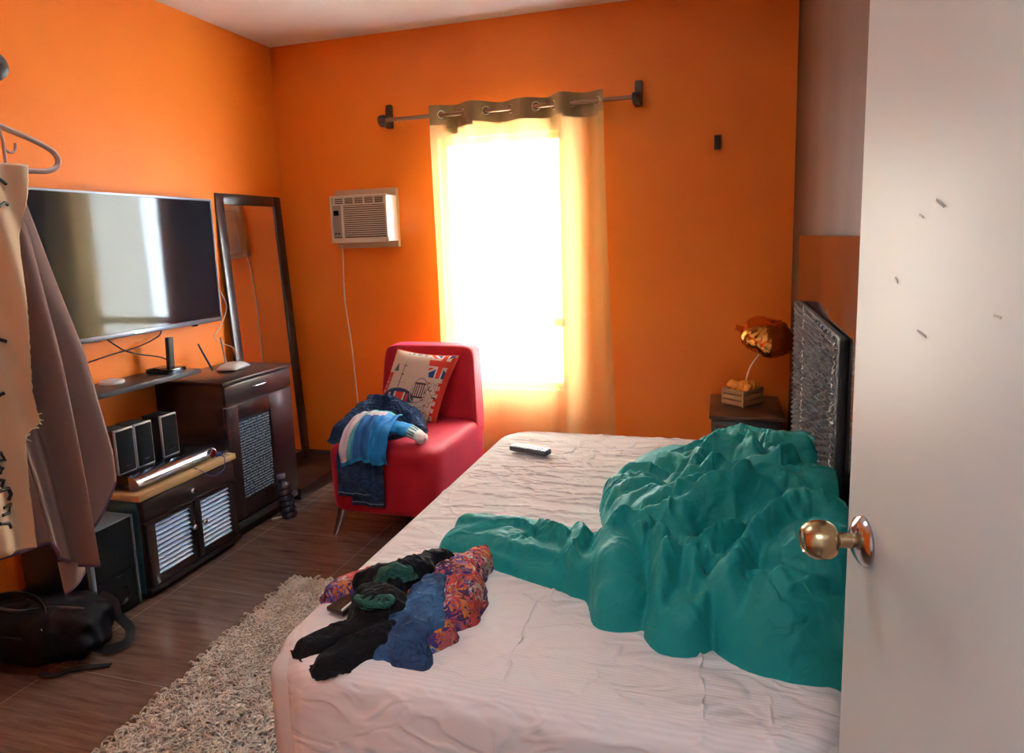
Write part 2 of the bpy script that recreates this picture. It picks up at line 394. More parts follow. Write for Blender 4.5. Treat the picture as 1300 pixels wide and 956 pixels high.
# ------------------------------------------------------------------ shelf and things on it
sh = tag(obj('wall_shelf', BX(XL, -2.52, 2.14, 2.80, .838, .862, bev=.002), 'shelf'), 'narrow dark grey floating shelf on orange wall under the television', 'shelf')
ab = thing('antenna_box', 'flat black receiver with upright black antenna slab on the end of the wall shelf', 'receiver', (-2.62, 2.70, .862))
obj('box_body', BX(-2.70, -2.56, 2.63, 2.75, .863, .884, bev=.006), 'black_gloss', ab)
T = Matrix.Translation((-2.63, 2.72, .88)) @ Matrix.Rotation(-.06, 4, 'X')
obj('antenna', BX(-.010, .010, -.018, .018, 0, .15, bev=.003, T=T), 'black_matt', ab)
obj('front_strip', BX(-2.558, -2.556, 2.66, 2.72, .868, .872), 'silver', ab)
bm = NB()
for k in range(3): tube(bm, smooth_path([(-2.70, 2.64 + .03 * k, .872), (-2.66, 2.60 + .02 * k, .887), (-2.61, 2.59 + .03 * k, .880), (-2.56, 2.63 + .03 * k, .868)]), .003, n=6)
obj('cable_coil', bm, 'black_matt', ab)
bm = NB(); lathe(bm, [(0, .862), (.052, .862), (.055, .868), (.052, .877), (.04, .881), (0, .8815)], (-2.665, 2.40, 0)); 
pk = tag(obj('remote_puck', bm, 'white_plastic'), 'small round white plastic disc lying on the wall shelf', 'disc')
bm = NB(); lathe(bm, [(.03, .8812), (.032, .8825), (.0325, .8812)], (-2.665, 2.40, 0)); obj('rim_ring', bm, 'silver_plastic', pk)

# ------------------------------------------------------------------ tall cabinet
tc_ = thing('tall_cabinet', 'tall narrow espresso cabinet with drawer and script patterned door panel beside leaning mirror', 'cabinet', (-2.5, 2.97, 0))
FX = -2.31
bm = NB(); box(bm, XL + .012, FX - .018, 2.705, 3.24, .05, .795, bev=.003); box(bm, XL + .02, FX - .03, 2.72, 3.225, 0, .05)
obj('carcass', bm, 'black_wood', tc_)
obj('cabinet_top', BX(XL + .012, FX + .004, 2.695, 3.25, .795, .812, bev=.003), 'black_wood', tc_)
dr = obj('drawer', BX(FX - .018, FX, 2.708, 3.237, .692, .79, bev=.003), 'black_wood', tc_)
bm = NB(); tube(bm, smooth_path([(FX, 2.905, .755), (FX + .018, 2.91, .755), (FX + .02, 2.955, .755), (FX + .018, 3.0, .755), (FX, 3.005, .755)]), .004, n=8); obj('bar_handle', bm, 'silver', dr)
bm = NB()   # door frame around the panel
for a in ((2.708, 2.79, .10, .682), (3.04, 3.237, .10, .682), (2.79, 3.04, .10, .19), (2.79, 3.04, .605, .682)): box(bm, FX - .018, FX, *a, bev=.002)
cdoor = obj('cabinet_door', bm, 'black_wood', tc_)
pn = obj('inset_panel', BX(FX - .016, FX - .010, 2.785, 3.045, .185, .61), mat('navy panel', (.012, .03, .06), .4), cdoor)
bm = NB(); rnd = random.Random(11)
rows = 27
for r_ in range(rows):
    z = .197 + r_ * (.400 / rows); y = 2.797
    while y < 3.03:
        w = rnd.uniform(.012, .045); n = max(4, int(w / .0025)); pts = []
        for k in range(n + 1):
            t = k / n; pts.append((FX - .0085, min(y + w * t, 3.035) + .0015 * math.sin(k * 2.1), z + .0042 * math.sin(k * 2.1 + r_) * rnd.uniform(.5, 1.2) + (.003 if rnd.random() < .12 else 0)))
        tube(bm, pts, .0016, n=3, cap=False); y += w + rnd.uniform(.003, .008)
obj('script_strokes', bm, mat('pale blue script', (.50, .66, .80), .35), cdoor)
obj('bottom_rail', BX(FX - .014, FX + .002, 2.72, 3.225, .052, .085, bev=.003), mat('worn dark rail', (.05, .05, .06), .3), tc_)
bm = NB(); box(bm, FX - .022, FX + .003, 2.700, 2.706, .53, .60)
obj('hinge', bm, 'silver', tc_)
# white router on the tall cabinet
rt = thing('wireless_router', 'white wireless router with two raised antennas on top of tall cabinet', 'router', (-2.53, 3.03, .812))
bm = NB(); T = Matrix.Translation((-2.52, 3.04, .818)) @ Matrix.Rotation(.15, 4, 'Z')
P = []
NU, NV = 24, 16
arr = np.zeros((NU, NV, 3))
for i in range(NU):
    for j in range(NV):
        u = -1 + 2 * i / (NU - 1); v = -1 + 2 * j / (NV - 1)
        x = .062 * (abs(u) ** .9) * math.copysign(1, u) * (1 - .10 * v * v); y = .088 * v * (1 - .12 * u * u)
        z = .026 * (1 - abs(u) ** 4) * (1 - abs(v) ** 4) + .006 + .008 * (1 + u) * .0
        arr[i, j] = T @ Vector((x, y, z))
ro = obj('router_body', grid_mesh('router_body', arr), 'white_plastic', rt); fabric(ro, .008, offset=-1)
bm = NB(); T = Matrix.Translation((-2.52, 3.04, .818)) @ Matrix.Rotation(.15, 4, 'Z'); box(bm, -.05, .05, -.072, .072, -.004, .008, bev=.003, T=T); obj('router_base', bm, 'grey_plastic', rt)
bm = NB(); tube(bm, [(-2.56, 2.93, .825), (-2.565, 2.925, .84), (-2.58, 2.865, .975)], [.006, .0055, .0045], n=8); obj('antenna', bm, mat('dark antenna', (.05, .06, .1), .4), rt)
bm = NB(); tube(bm, [(-2.585, 3.06, .83), (-2.585, 3.06, .85), (-2.59, 3.045, .985)], [.006, .0055, .0045], n=8); obj('antenna', bm, 'grey_plastic', rt)

# ------------------------------------------------------------------ low cabinet
lc = thing('low_cabinet', 'low espresso cabinet with pale wooden top, drawer and two louvred doors', 'cabinet', (-2.5, 2.41, 0))
LX = -2.275
bm = NB(); box(bm, XL + .012, LX - .02, 2.12, 2.69, .03, .437, bev=.003); box(bm, XL + .03, LX - .035, 2.13, 2.68, 0, .03)
obj('carcass', bm, 'black_wood', lc)
obj('side_panel', BX(XL + .012, LX - .02, 2.115, 2.121, .03, .437), 'teal_side', lc, label='blue painted side panel')
obj('cabinet_top', BX(XL + .012, LX + .004, 2.11, 2.70, .437, .465, bev=.003), 'pine', lc, label='pale wooden top board')
dr = obj('drawer', BX(LX - .02, LX, 2.13, 2.68, .345, .43, bev=.003), 'black_wood', lc)
bm = NB(); lathe(bm, [(0, 0), (.006, 0), (.005, .012), (.012, .018), (.013, .024), (.008, .03), (0, .031)], (LX, 2.385, .39), (1, 0, 0), n=16); obj('drawer_knob', bm, 'chrome', dr)
obj('moulding', BX(LX - .02, LX + .006, 2.12, 2.69, .333, .342, bev=.002), 'black_wood', lc)
for (a, b, ky) in ((2.135, 2.402, 2.375), (2.41, 2.675, 2.438)):
    bm = NB(); oa = a + .045 if a < 2.3 else a + .035; ob = b - .025 if a < 2.3 else b - .04
    for q in ((a, oa, .055, .328), (ob, b, .055, .328), (oa, ob, .055, .088), (oa, ob, .318, .328)): box(bm, LX - .02, LX, *q, bev=.002)
    dd_ = obj('louvred_door', bm, 'black_wood', lc)
    bm = NB()
    for k in range(11):
        z = .092 + k * .0212
        T = Matrix.Translation((LX - .010, (oa + ob) / 2, z + .006)) @ Matrix.Rotation(math.radians(42), 4, 'Y')
        box(bm, -.0085, .0085, -(ob - oa) / 2, (ob - oa) / 2, -.0015, .0015, T=T)
    obj('louvres', bm, 'louvre', dd_, label='pale blue louvre slats')
    bm = NB(); lathe(bm, [(0, 0), (.006, 0), (.005, .012), (.012, .018), (.013, .024), (.008, .03), (0, .031)], (LX, ky, .222), (1, 0, 0), n=16); obj('door_knob', bm, 'chrome', dd_)
obj('base_moulding', BX(LX - .03, LX + .004, 2.12, 2.69, .03, .05, bev=.003), 'black_wood', lc)

# home theatre deck and three small speakers
dk_ = thing('home_theatre_deck', 'black disc player with rounded silver front on the pale wooden cabinet top', 'player', (-2.45, 2.36, .465))
obj('deck_body', BX(-2.70, -2.345, 2.135, 2.60, .472, .532, bev=.004), 'black_gloss', dk_)
bm = NB(); prof = [(-2.345, .474), (-2.325, .474), (-2.305, .480), (-2.293, .492), (-2.296, .508), (-2.308, .522), (-2.33, .531), (-2.345, .532)]
prism(bm, [(u, v) for u, v in prof], 2.137, 2.598, 'y'); obj('front_panel', bm, 'silver', dk_)
obj('disc_slot', BX(-2.302, -2.292, 2.17, 2.52, .503, .506), 'black_gloss', dk_)
bm = NB(); lathe(bm, [(0, 0), (.022, 0), (.022, .012), (.016, .014), (0, .014)], (-2.298, 2.565, .503), (1, 0, 0)); obj('volume_dial', bm, 'chrome', dk_)
for y in (2.17, 2.56):
    for x in (-2.66, -2.38):
        bm = NB(); lathe(bm, [(0, .4655), (.014, .4655), (.014, .473), (0, .473)], (x, y, 0), n=14); obj('foot', bm, 'silver', dk_)
names = ['small silver edged speaker nearest the hanging towel on disc player', 'small silver edged speaker, middle of the three on disc player', 'small silver edged speaker nearest the tall cabinet on disc player']
sp0 = None
def copy_tree(o, parent=None):
    c = o.copy(); COL.objects.link(c)
    if parent is not None:
        k = o.matrix_parent_inverse.copy(); c.parent = parent; c.matrix_parent_inverse = k
    for ch in list(o.children): copy_tree(ch, c)
    return c
for i, y in enumerate((2.185, 2.285, 2.43)):
    if i == 0:
        s = thing('satellite_speaker', names[0], 'speaker', (-2.42, y, .532), 'small speakers standing on the disc player')
        obj('speaker_case', BX(-2.50, -2.402, y - .045, y + .045, .5325, .722, bev=.004), 'black_matt', s)
        obj('silver_rim', BX(-2.404, -2.392, y - .047, y + .047, .5325, .724, bev=.003), 'silver_plastic', s)
        obj('grille', BX(-2.394, -2.388, y - .041, y + .041, .539, .717, bev=.002), 'grille', s)
        obj('badge', BX(-2.389, -2.386, y - .014, y + .014, .562, .567), 'silver', s)
        sp0 = s
    else:
        s = copy_tree(sp0); s.location.y = y; s['label'] = names[i]
# blue wired gadget on the cabinet top
gd = thing('blue_gadget', 'small blue and chrome earphone clip with thin wire on pale cabinet top edge', 'gadget', (-2.33, 2.66, .465))
obj('clip', BX(-2.345, -2.315, 2.62, 2.655, .4655, .478, bev=.004), mat('deep blue plastic', (.02, .05, .35), .3), gd)
obj('chrome_end', BX(-2.33, -2.30, 2.657, 2.685, .4655, .485, bev=.004), 'silver', gd)
bm = NB(); tube(bm, smooth_path([(-2.315, 2.63, .472), (-2.275, 2.62, .472), (-2.261, 2.61, .455), (-2.261, 2.60, .42), (-2.262, 2.55, .405), (-2.262, 2.50, .42), (-2.268, 2.46, .455), (-2.29, 2.44, .475)]), .0022, n=6); obj('wire', bm, mat('blue wire', (.05, .07, .22), .4), gd)

# ------------------------------------------------------------------ subwoofer
sw = thing('subwoofer', 'tall black subwoofer on floor left of low cabinet with grey edge strip', 'speaker', (-2.5, 1.99, 0))
obj('case', BX(-2.66, -2.325, 1.885, 2.10, .006, .385, bev=.004), mat('blue black vinyl', (.010, .014, .026), .35), sw)
fg = obj('front_baffle', BX(-2.325, -2.305, 1.905, 2.088, .006, .383, bev=.003), 'grille', sw)
bm = NB(); box(bm, -2.326, -2.304, 1.885, 1.903, .006, .385, bev=.003); box(bm, -2.326, -2.304, 2.090, 2.10, .006, .385, bev=.002); box(bm, -2.66, -2.304, 1.885, 2.10, .385, .391, bev=.002)
obj('grey_trim', bm, mat('grey blue trim', (.20, .24, .30), .3, metal=.3), sw)
obj('badge', BX(-2.306, -2.302, 1.99, 2.02, .165, .169), 'silver', sw)
obj('panel_line', BX(-2.306, -2.3035, 1.905, 2.088, .178, .1805), 'black_gloss', sw)
bm = NB(); lathe(bm, [(.038, 0), (.040, .004), (.034, .004), (.026, -.006), (.022, -.018), (0, -.018)], (-2.304, 2.01, .085), (1, 0, 0)); obj('bass_port', bm, 'black_gloss', sw)

# ------------------------------------------------------------------ plinth and mirror in the corner
tag(obj('corner_plinth', BX(XL + .012, -2.315, 3.26, YB - .012, 0, .072, bev=.004), 'plinth'), 'low dark plinth on floor in the corner under the leaning mirror', 'plinth')
mr = thing('leaning_mirror', 'tall narrow mirror in flat dark frame leaning on left wall beside television', 'mirror', (-2.63, 3.54, .072))
ang = math.atan2(.085, 1.70); LEN = 1.70
TM = Matrix.Translation((-2.632, 3.545, .0735)) @ Matrix.Rotation(math.radians(-3.6), 4, 'Z') @ Matrix.Rotation(-ang, 4, 'Y')
w2 = .277
bm = NB()
for a in ((-w2, -w2 + .062, 0, LEN), (w2 - .062, w2, 0, LEN), (-w2 + .062, w2 - .062, 0, .062), (-w2 + .062, w2 - .062, LEN - .062, LEN)): box(bm, -.022, 0, *a, bev=.003, T=TM)
obj('mirror_frame', bm, 'black_wood', mr)
obj('mirror_glass', BX(-.014, -.010, -w2 + .06, w2 - .06, .06, LEN - .06, T=TM), 'mirror', mr)
obj('mirror_backing', BX(-.020, -.0145, -w2 + .05, w2 - .05, .05, LEN - .05, T=TM), 'black_matt', mr)
# ribbed dark bottle and the pale scrap beside it
bt = thing('ribbed_bottle', 'dark ribbed bottle standing on floor beside the tall cabinet', 'bottle', (-2.235, 3.04, 0))
prof = [(0, .001), (.036, .001)]
for k in range(6):
    z = .004 + k * .032; prof += [(.034, z), (.041, z + .008), (.041, z + .018), (.033, z + .029)]
prof += [(.026, .20), (.018, .215), (.018, .225)]
bm = NB(); T_ = Vector((-.13, -.03, 1)); lathe(bm, prof + [(0, .225)], (-2.235, 3.035, 0), T_); obj('bottle_body', bm, mat('dark blue ribbed plastic', (.03, .035, .06), .22), bt)
bm = NB(); lathe(bm, [(0, .225), (.023, .225), (.024, .23), (.024, .243), (.02, .247), (0, .247)], (-2.235, 3.035, 0), T_); obj('bottle_cap', bm, mat('mauve cap', (.22, .20, .30), .25), bt)
bm = NB(); box(bm, -.035, .035, -.008, .008, 0, .012, bev=.004, T=Matrix.Translation((-2.285, 3.0, 0.0005)) @ Matrix.Rotation(.9, 4, 'Z'))
tag(obj('pale_strap_end', bm, mat('pale plastic', (.45, .36, .28), .5)), 'small pale strap end lying on floor beside ribbed bottle', 'strap')

# ------------------------------------------------------------------ air conditioner on the back wall
ac = thing('air_conditioner', 'cream window air conditioner set in the orange back wall left of curtain', 'air conditioner', (-2.1, YB, 1.45))
AX0, AX1, AZ0, AZ1, AY = -2.285, -1.905, 1.470, 1.752, 3.735
obj('wall_sleeve', BX(-2.33, -1.905, YB - .035, YB, 1.437, 1.795, bev=.004), mat('painted wooden sleeve', (.50, .36, .24), .6, bump=(30, .3)), ac)
obj('casing', BX(AX0 + .004, AX1, AY + .012, YB - .03, AZ0 + .004, AZ1 - .004, bev=.006), 'white_plastic', ac)
bm = NB()
for a in ((AX0, AX1 - .0, AZ0, AZ0 + .03), (AX0, AX1, AZ1 - .012, AZ1), (AX0, AX0 + .012, AZ0, AZ1), (AX1 - .012, AX1, AZ0, AZ1), (AX0, AX1, 1.694, 1.704), (-2.212, -2.200, AZ0, 1.70)): box(bm, a[0], a[1], AY - .006, AY + .014, a[2], a[3], bev=.003)
obj('front_panel', bm, 'cream_plastic', ac)
obj('grille_back', BX(AX0 + .01, AX1 - .01, AY + .006, AY + .012, AZ0 + .02, AZ1 - .01), mat('dark brown grille', (.10, .06, .05), .6), ac)  # plain dark brown plate behind the louvres
bm = NB()
for k in range(15): z = 1.508 + k * .0125; box(bm, -2.20, AX1 - .012, AY - .003, AY + .009, z, z + .0062)
obj('intake_louvres', bm, 'cream_plastic', ac)
bm = NB()
for k in range(6): x = AX0 + .022 + k * .067; box(bm, x, x + .008, AY - .003, AY + .009, 1.704, 1.742)
for k in range(3): z = 1.712 + k * .011; box(bm, AX0 + .012, AX1 - .012, AY - .001, AY + .008, z, z + .004)
obj('outlet_vanes', bm, 'cream_plastic', ac)
cp = obj('control_panel', BX(AX0 + .014, -2.214, AY - .003, AY + .010, 1.506, 1.692, bev=.002), 'grey_plastic', ac)
obj('display', BX(AX0 + .022, -2.228, AY - .005, AY, 1.635, 1.665), 'black_gloss', cp)
bm = NB(); box(bm, AX0 + .024, AX0 + .036, AY - .006, AY, 1.522, 1.531); box(bm, AX0 + .046, AX0 + .058, AY - .006, AY, 1.522, 1.531); obj('button', bm, 'black_matt', cp)
bm = NB(); tube(bm, smooth_path([(-2.30, YB - .04, 1.455), (-2.31, YB - .012, 1.40), (-2.318, YB - .012, 1.11), (-2.29, YB - .012, .81), (-2.275, YB - .012, .50), (-2.26, YB - .02, .30), (-2.22, YB - .03, .12), (-2.1, YB - .05, .07)]), .0042, n=6)
obj('power_cord', bm, 'white_cable', ac)

# ------------------------------------------------------------------ curtain rod, brackets, curtain
RY, RZ = 3.795, 2.178
rdt = thing('curtain_rod', 'brown curtain rod carried by two dark carved brackets above the window', 'curtain rod', (-1.2, YB, RZ))
bm = NB(); tube(bm, [(-1.935, RY, RZ), (-.435, RY, RZ + .004)], .0115, n=16); obj('rod', bm, 'rod', rdt)
for sx in (-1.93, -.445):
    bm = NB()
    prof = [(YB, RZ + .10), (YB - .02, RZ + .105), (YB - .032, RZ + .07), (YB - .03, RZ + .035), (YB - .055, RZ + .02), (RY - .01, RZ + .022), (RY - .028, RZ + .0), (RY - .024, RZ - .028), (RY, RZ - .036), (YB - .05, RZ - .03), (YB - .02, RZ - .035), (YB, RZ - .03)]
    prism(bm, prof, sx - .019, sx + .019, 'x', bev=.003)
    lathe(bm, [(0, -.022), (.026, -.022), (.030, -.010), (.030, .010), (.026, .022), (0, .022)], (sx, RY, RZ), (1, 0, 0), n=20)
    obj('bracket', bm, 'dark_wood', rdt)

def curtain_nodes(col, tfac, rough=.9):
    m = bpy.data.materials.new('sheer curtain'); m.use_nodes = True; nt = m.node_tree
    for n in list(nt.nodes): nt.nodes.remove(n)
    out = nt.nodes.new('ShaderNodeOutputMaterial'); d = nt.nodes.new('ShaderNodeBsdfDiffuse'); t = nt.nodes.new('ShaderNodeBsdfTranslucent'); tr = nt.nodes.new('ShaderNodeBsdfTransparent')
    tc = nt.nodes.new('ShaderNodeTexCoord'); mp = nt.nodes.new('ShaderNodeMapping'); mp.inputs['Scale'].default_value = (260, 3, 1)
    nz = nt.nodes.new('ShaderNodeTexNoise'); nz.inputs['Scale'].default_value = 1; nz.inputs['Detail'].default_value = 3
    nt.links.new(tc.outputs['UV'], mp.inputs[0]); nt.links.new(mp.outputs[0], nz.inputs['Vector'])
    mx = nt.nodes.new('ShaderNodeMix'); mx.data_type = 'RGBA'; mx.inputs['A'].default_value = (*col, 1); mx.inputs['B'].default_value = (*[c * .86 for c in col], 1)
    nt.links.new(nz.outputs[0], mx.inputs['Factor'])
    for s in (d, t): nt.links.new(mx.outputs['Result'], s.inputs['Color'])
    tr.inputs['Color'].default_value = (1.0, .96, .90, 1)
    m1 = nt.nodes.new('ShaderNodeMixShader'); m1.inputs[0].default_value = .5; nt.links.new(d.outputs[0], m1.inputs[1]); nt.links.new(t.outputs[0], m1.inputs[2])
    m2 = nt.nodes.new('ShaderNodeMixShader'); m2.inputs[0].default_value = tfac; nt.links.new(m1.outputs[0], m2.inputs[1]); nt.links.new(tr.outputs[0], m2.inputs[2])
    nt.links.new(m2.outputs[0], out.inputs['Surface']); return m
M['sheer'] = curtain_nodes((.84, .66, .28), .44)
M['heading'] = mat('khaki heading band', (.30, .19, .085), .8, bump=(300, .3))
GX = [-1.555, -1.425, -1.285, -1.14, -.995, -.895, -.795, -.655]
def cphase(x):
    xs = [-1.66] + GX + [-.56]; ph = [-.45] + list(range(8)) + [7.5]
    return PI * np.interp(x, xs, ph)
def curtain_pt(u, v):      # u 0..1 across, v 0..1 down
    top = -1.618 + u * .998
    x = top + v * ((-.012 + u * .062)) + .010 * np.sin(u * 17 + v * 4) * v
    a = .044 * (1 - .35 * v)
    sgn = np.sin(cphase(top))         # grommet i at phase i*pi; between 0 and 1 the cloth runs behind the rod
    y = RY + a * sgn * (1 - .2 * v) + .020 * np.sin(u * 23 + 1.3 * v) * np.minimum(1, v * 2.5)
    z = 2.232 + .006 * np.sin(u * 9) - v * 2.03
    return x, np.minimum(y, YB - .018), z
NU, NV = 260, 110
uu, vv = np.meshgrid(np.linspace(0, 1, NU), np.linspace(0, 1, NV) ** 1.0, indexing='ij')
x, y, z = curtain_pt(uu, vv); P = np.stack([x, y, z], -1)
me = grid_mesh('curtain', P)
cur = obj('curtain', me, ['sheer', 'heading'])
tag(cur, 'sheer yellow curtain hanging by rings on the rod in front of bright window', 'curtain')
band = [p.index for p in me.polygons if p.center.z > 2.115]
for i in band: me.polygons[i].material_index = 1
M['grommet'] = mat('pale metal grommet', (.80, .66, .48), .2, metal=.9)
for gx in GX:
    uvx = (gx + 1.618) / .998; xx, yy, zz = curtain_pt(np.array(uvx), np.array(.027)); 
    sl = -1 if (GX.index(gx) % 2) else 1
    axis = Vector((1, sl * .55, 0)).normalized()
    q = Vector((0, 0, 1)).rotation_difference(Vector((-axis.y, axis.x, 0)))
    pts = [Vector((float(xx), RY, RZ)) + q @ Vector((.0215 * math.cos(t), .0215 * math.sin(t), 0)) for t in np.linspace(0, 2 * PI, 24, endpoint=False)]
    bm = NB(); tube(bm, pts, .0055, n=8, closed=True); obj('grommet', bm, 'grommet', cur)
for x0_, x1_ in ((-1.55, -1.47), (-.925, -.885)): obj('label_tab', BX(x0_, x1_, RY + .04, RY + .043, 2.075, 2.118), 'heading', cur)

# small dark bracket and a crack on the wall
bm = NB(); box(bm, -.052, -.018, YB - .022, YB, 1.895, 1.968, bev=.004); box(bm, -.046, -.026, YB - .034, YB - .02, 1.905, 1.925, bev=.003); box(bm, -.046, -.026, YB - .034, YB - .02, 1.935, 1.955, bev=.003)
tag(obj('wall_bracket', bm, 'dark_wood'), 'small dark bracket alone on the orange wall right of the curtain', 'bracket')

# ------------------------------------------------------------------ nightstand, crate, balloon
ns = thing('nightstand', 'small black nightstand in the far corner behind the bed', 'nightstand', (.13, 3.63, 0))
bm = NB(); box(bm, -.045, .285, 3.42, YB - .02, .03, .555, bev=.004); box(bm, -.03, .27, 3.44, YB - .03, 0, .03); obj('carcass', bm, 'black_wood', ns)
obj('nightstand_top', BX(-.055, .295, 3.405, YB - .015, .555, .573, bev=.003), mat('worn dark brown top', (.07, .03, .02), .3), ns)
for z0, z1 in ((.31, .545), (.06, .30)):
    d_ = obj('drawer', BX(-.035, .275, 3.405, 3.42, z0, z1, bev=.003), 'black_wood', ns)
    bm = NB(); tube(bm, [(-.025, 3.40, z1 - .02), (-.025, 3.40, z1 - .10)], .003, n=6); obj('handle', bm, 'silver', d_)
cr = thing('wooden_crate', 'miniature slatted wooden crate with orange tissue on the nightstand', 'crate', (.11, 3.68, .575))
T = Matrix.Translation((.108, 3.70, .5735)) @ Matrix.Rotation(math.radians(-38), 4, 'Z')
hx, hy = .062, .080
bm = NB()
for z in (.004, .032, .060):
    box(bm, -hx, hx, -hy - .004, -hy, z, z + .022, bev=.001, T=T); box(bm, -hx, hx, hy, hy + .004, z, z + .022, bev=.001, T=T)
    box(bm, -hx - .004, -hx, -hy, hy, z, z + .022, bev=.001, T=T); box(bm, hx, hx + .004, -hy, hy, z, z + .022, bev=.001, T=T)
for sx in (-1, 1):
    for sy in (-1, 1): box(bm, sx * hx - .005, sx * hx + .005, sy * hy - .005, sy * hy + .005, 0, .084, T=T)
box(bm, -hx, hx, -hy, hy, .001, .005, T=T)
obj('slats', bm, mat('bare wood slat', (.42, .24, .11), .6), cr)
for (a, b, w_, h_, tw_) in ((-.02, -.03, .05, .062, .3), (.03, .03, .062, .070, -.5), (.0, .06, .045, .050, .9)):
    G = np.zeros((18, 14, 3))
    for i in range(18):
        for j in range(14):
            u_ = -1 + 2 * i / 17; v_ = j / 13; wd = w_ * .5 * math.sin(PI * (.18 + .74 * v_)); c_ = Vector((u_ * wd, .018 * u_ * u_ + .010 * math.sin(v_ * 4 + u_ * 3), .055 + h_ * v_ * (1 - .12 * u_ * u_)))
            G[i, j] = T @ (Matrix.Translation((a, b, 0)) @ Matrix.Rotation(tw_ + .9, 4, 'Z') @ c_)
    fabric(obj('tissue_petal', grid_mesh('tissue_petal', G), mat('yellow orange tissue', (.85, .34, .03), .5), cr), .0012)
lb = obj('paper_label', BX(-hx - .0055, -hx - .0045, -.040, .018, .026, .062, T=T), mat('white label', (.8, .74, .72), .6), cr)
bm = NB(); rnd = random.Random(5)
for (a, b, h, s) in ((-.035, -.03, .10, .035), (.0, .045, .085, .04), (.03, -.01, .09, .042), (-.02, .02, .07, .035), (.035, .04, .10, .035), (-.045, .05, .075, .03)):
    r = bmesh.ops.create_icosphere(bm, subdivisions=3, radius=s)
    for v in r['verts']:
        n = noise.noise(v.co * 40 + Vector((a * 99, b * 99, 0))); v.co *= 1 + .55 * n
        v.co.z *= .9; v.co = T @ (v.co + Vector((a * .8, b * .8, h - .01)))
obj('orange_tissue', bm, mat('orange tissue', (.85, .30, .02), .5, bump=(50, .5)), cr, label='crumpled orange tissue paper')
bl = thing('foil_balloon', 'crumpled copper gold foil balloon on white stick above the nightstand', 'balloon', (.12, 3.70, .66))
bm = NB(); tube(bm, smooth_path([(.118, 3.71, .60), (.125, 3.70, .70), (.145, 3.69, .77), (.185, 3.69, .835)]), .004, n=8); obj('balloon_stick', bm, mat('pink white stick', (.82, .62, .52), .4), bl)
NU, NV = 110, 40
TB = Matrix.Translation((.222, 3.69, .925)) @ Matrix.Rotation(math.radians(17), 4, 'Y') @ Matrix.Rotation(math.radians(28), 4, 'X')
P = np.zeros((NU, NV, 3))
for i in range(NU):
    th = 2 * PI * i / NU
    # star-like outline with soft points
    R = .128 * (1 + .06 * math.cos(5 * th + .5) ** 1)
    for j in range(NV):
        ph = -PI / 2 + PI * j / (NV - 1); c, s = math.cos(ph), math.sin(ph)
        rr = R * (abs(c) ** .85); puck = .0045 * math.sin(22 * th + .7 * math.sin(3 * th)) * (abs(c) ** 3) * (1 - .4 * abs(s))
        zz = .078 * s * (1 + .0 * c) + puck
        n = noise.noise(Vector((rr * math.cos(th) * 18, rr * math.sin(th) * 18, s * 2))) * .010
        P[i, j] = TB @ Vector((rr * math.cos(th) * 1.05, rr * math.sin(th), zz + n))
obj('balloon_foil', grid_mesh('balloon_foil', P, close_u=True), mat('copper foil', (.62, .24, .055), .16, metal=1, bump=(45, .35)), bl)
bm = NB(); M['foil_flat'] = mat('copper foil flat', (.75, .36, .10), .2, metal=1)
for pl in ([(-.165, -.012), (-.115, -.03), (-.115, .03), (-.165, .022), (-.155, .004)], [(.11, -.03), (.150, -.018), (.154, .006), (.12, .02)]):
    bm = NB(); prism(bm, pl, -.002, .002, 'z'); bmesh.ops.transform(bm, matrix=TB, verts=bm.verts); obj('foil_tail', bm, 'foil_flat', bl)

# ------------------------------------------------------------------ red chair
M['red'] = mat('red velvet', (.46, .008, .022), .62, spec=.3, sheen=.35, var=(7, (.34, .004, .014), .35, .7), bump=(220, .25), bump_dist=.003)
M['red'].node_tree.nodes['Principled BSDF'].inputs['Sheen Tint'].default_value = (1, .15, .35, 1)
ch = thing('slipper_chair', 'red velvet armless chair with chrome legs in front of the window', 'chair', (-1.58, 3.2, 0))
def soft_block(cx, hw, hw2, y0, y1, z0, z1, rad, lean=0., taper=0., n=6.):
    """superellipsoid block; hw at bottom, hw2 at top; returns (NU,NV,3)"""
    NU, NV = 96, 48; P = np.zeros((NU, NV, 3)); cy, hy = (y0 + y1) / 2, (y1 - y0) / 2; cz, hz = (z0 + z1) / 2, (z1 - z0) / 2
    for i in range(NU):
        th = 2 * PI * i / NU; c, s = math.cos(th), math.sin(th)
        for j in range(NV):
            ph = -PI / 2 + PI * j / (NV - 1); cp_, sp_ = math.cos(ph), math.sin(ph)
            p = 2 / n
            X = abs(c) ** p * math.copysign(1, c); Y = abs(s) ** p * math.copysign(1, s)
            k = abs(cp_) ** p; Z = abs(sp_) ** p * math.copysign(1, sp_)
            t = (Z + 1) / 2; w = hw + (hw2 - hw) * t
            P[i, j] = (cx + X * k * w, cy + Y * k * hy + lean * t - taper * (1 - t) * Y * 0, cz + Z * hz)
    return P
P = soft_block(-1.585, .292, .305, 2.865, 3.62, .12, .482, .05, n=9.)
P[..., 2] += .012 * np.cos((P[..., 0] + 1.585) * 4.5) * (P[..., 2] > .3) * np.cos((P[..., 1] - 3.2) * 3)
seat = obj('seat', grid_mesh('seat', P, close_u=True), 'red', ch)
P = soft_block(-1.583, .305, .268, 3.425, 3.575, .36, .885, .05, lean=.075, n=11.)
back = obj('backrest', grid_mesh('backrest', P, close_u=True), 'red', ch)
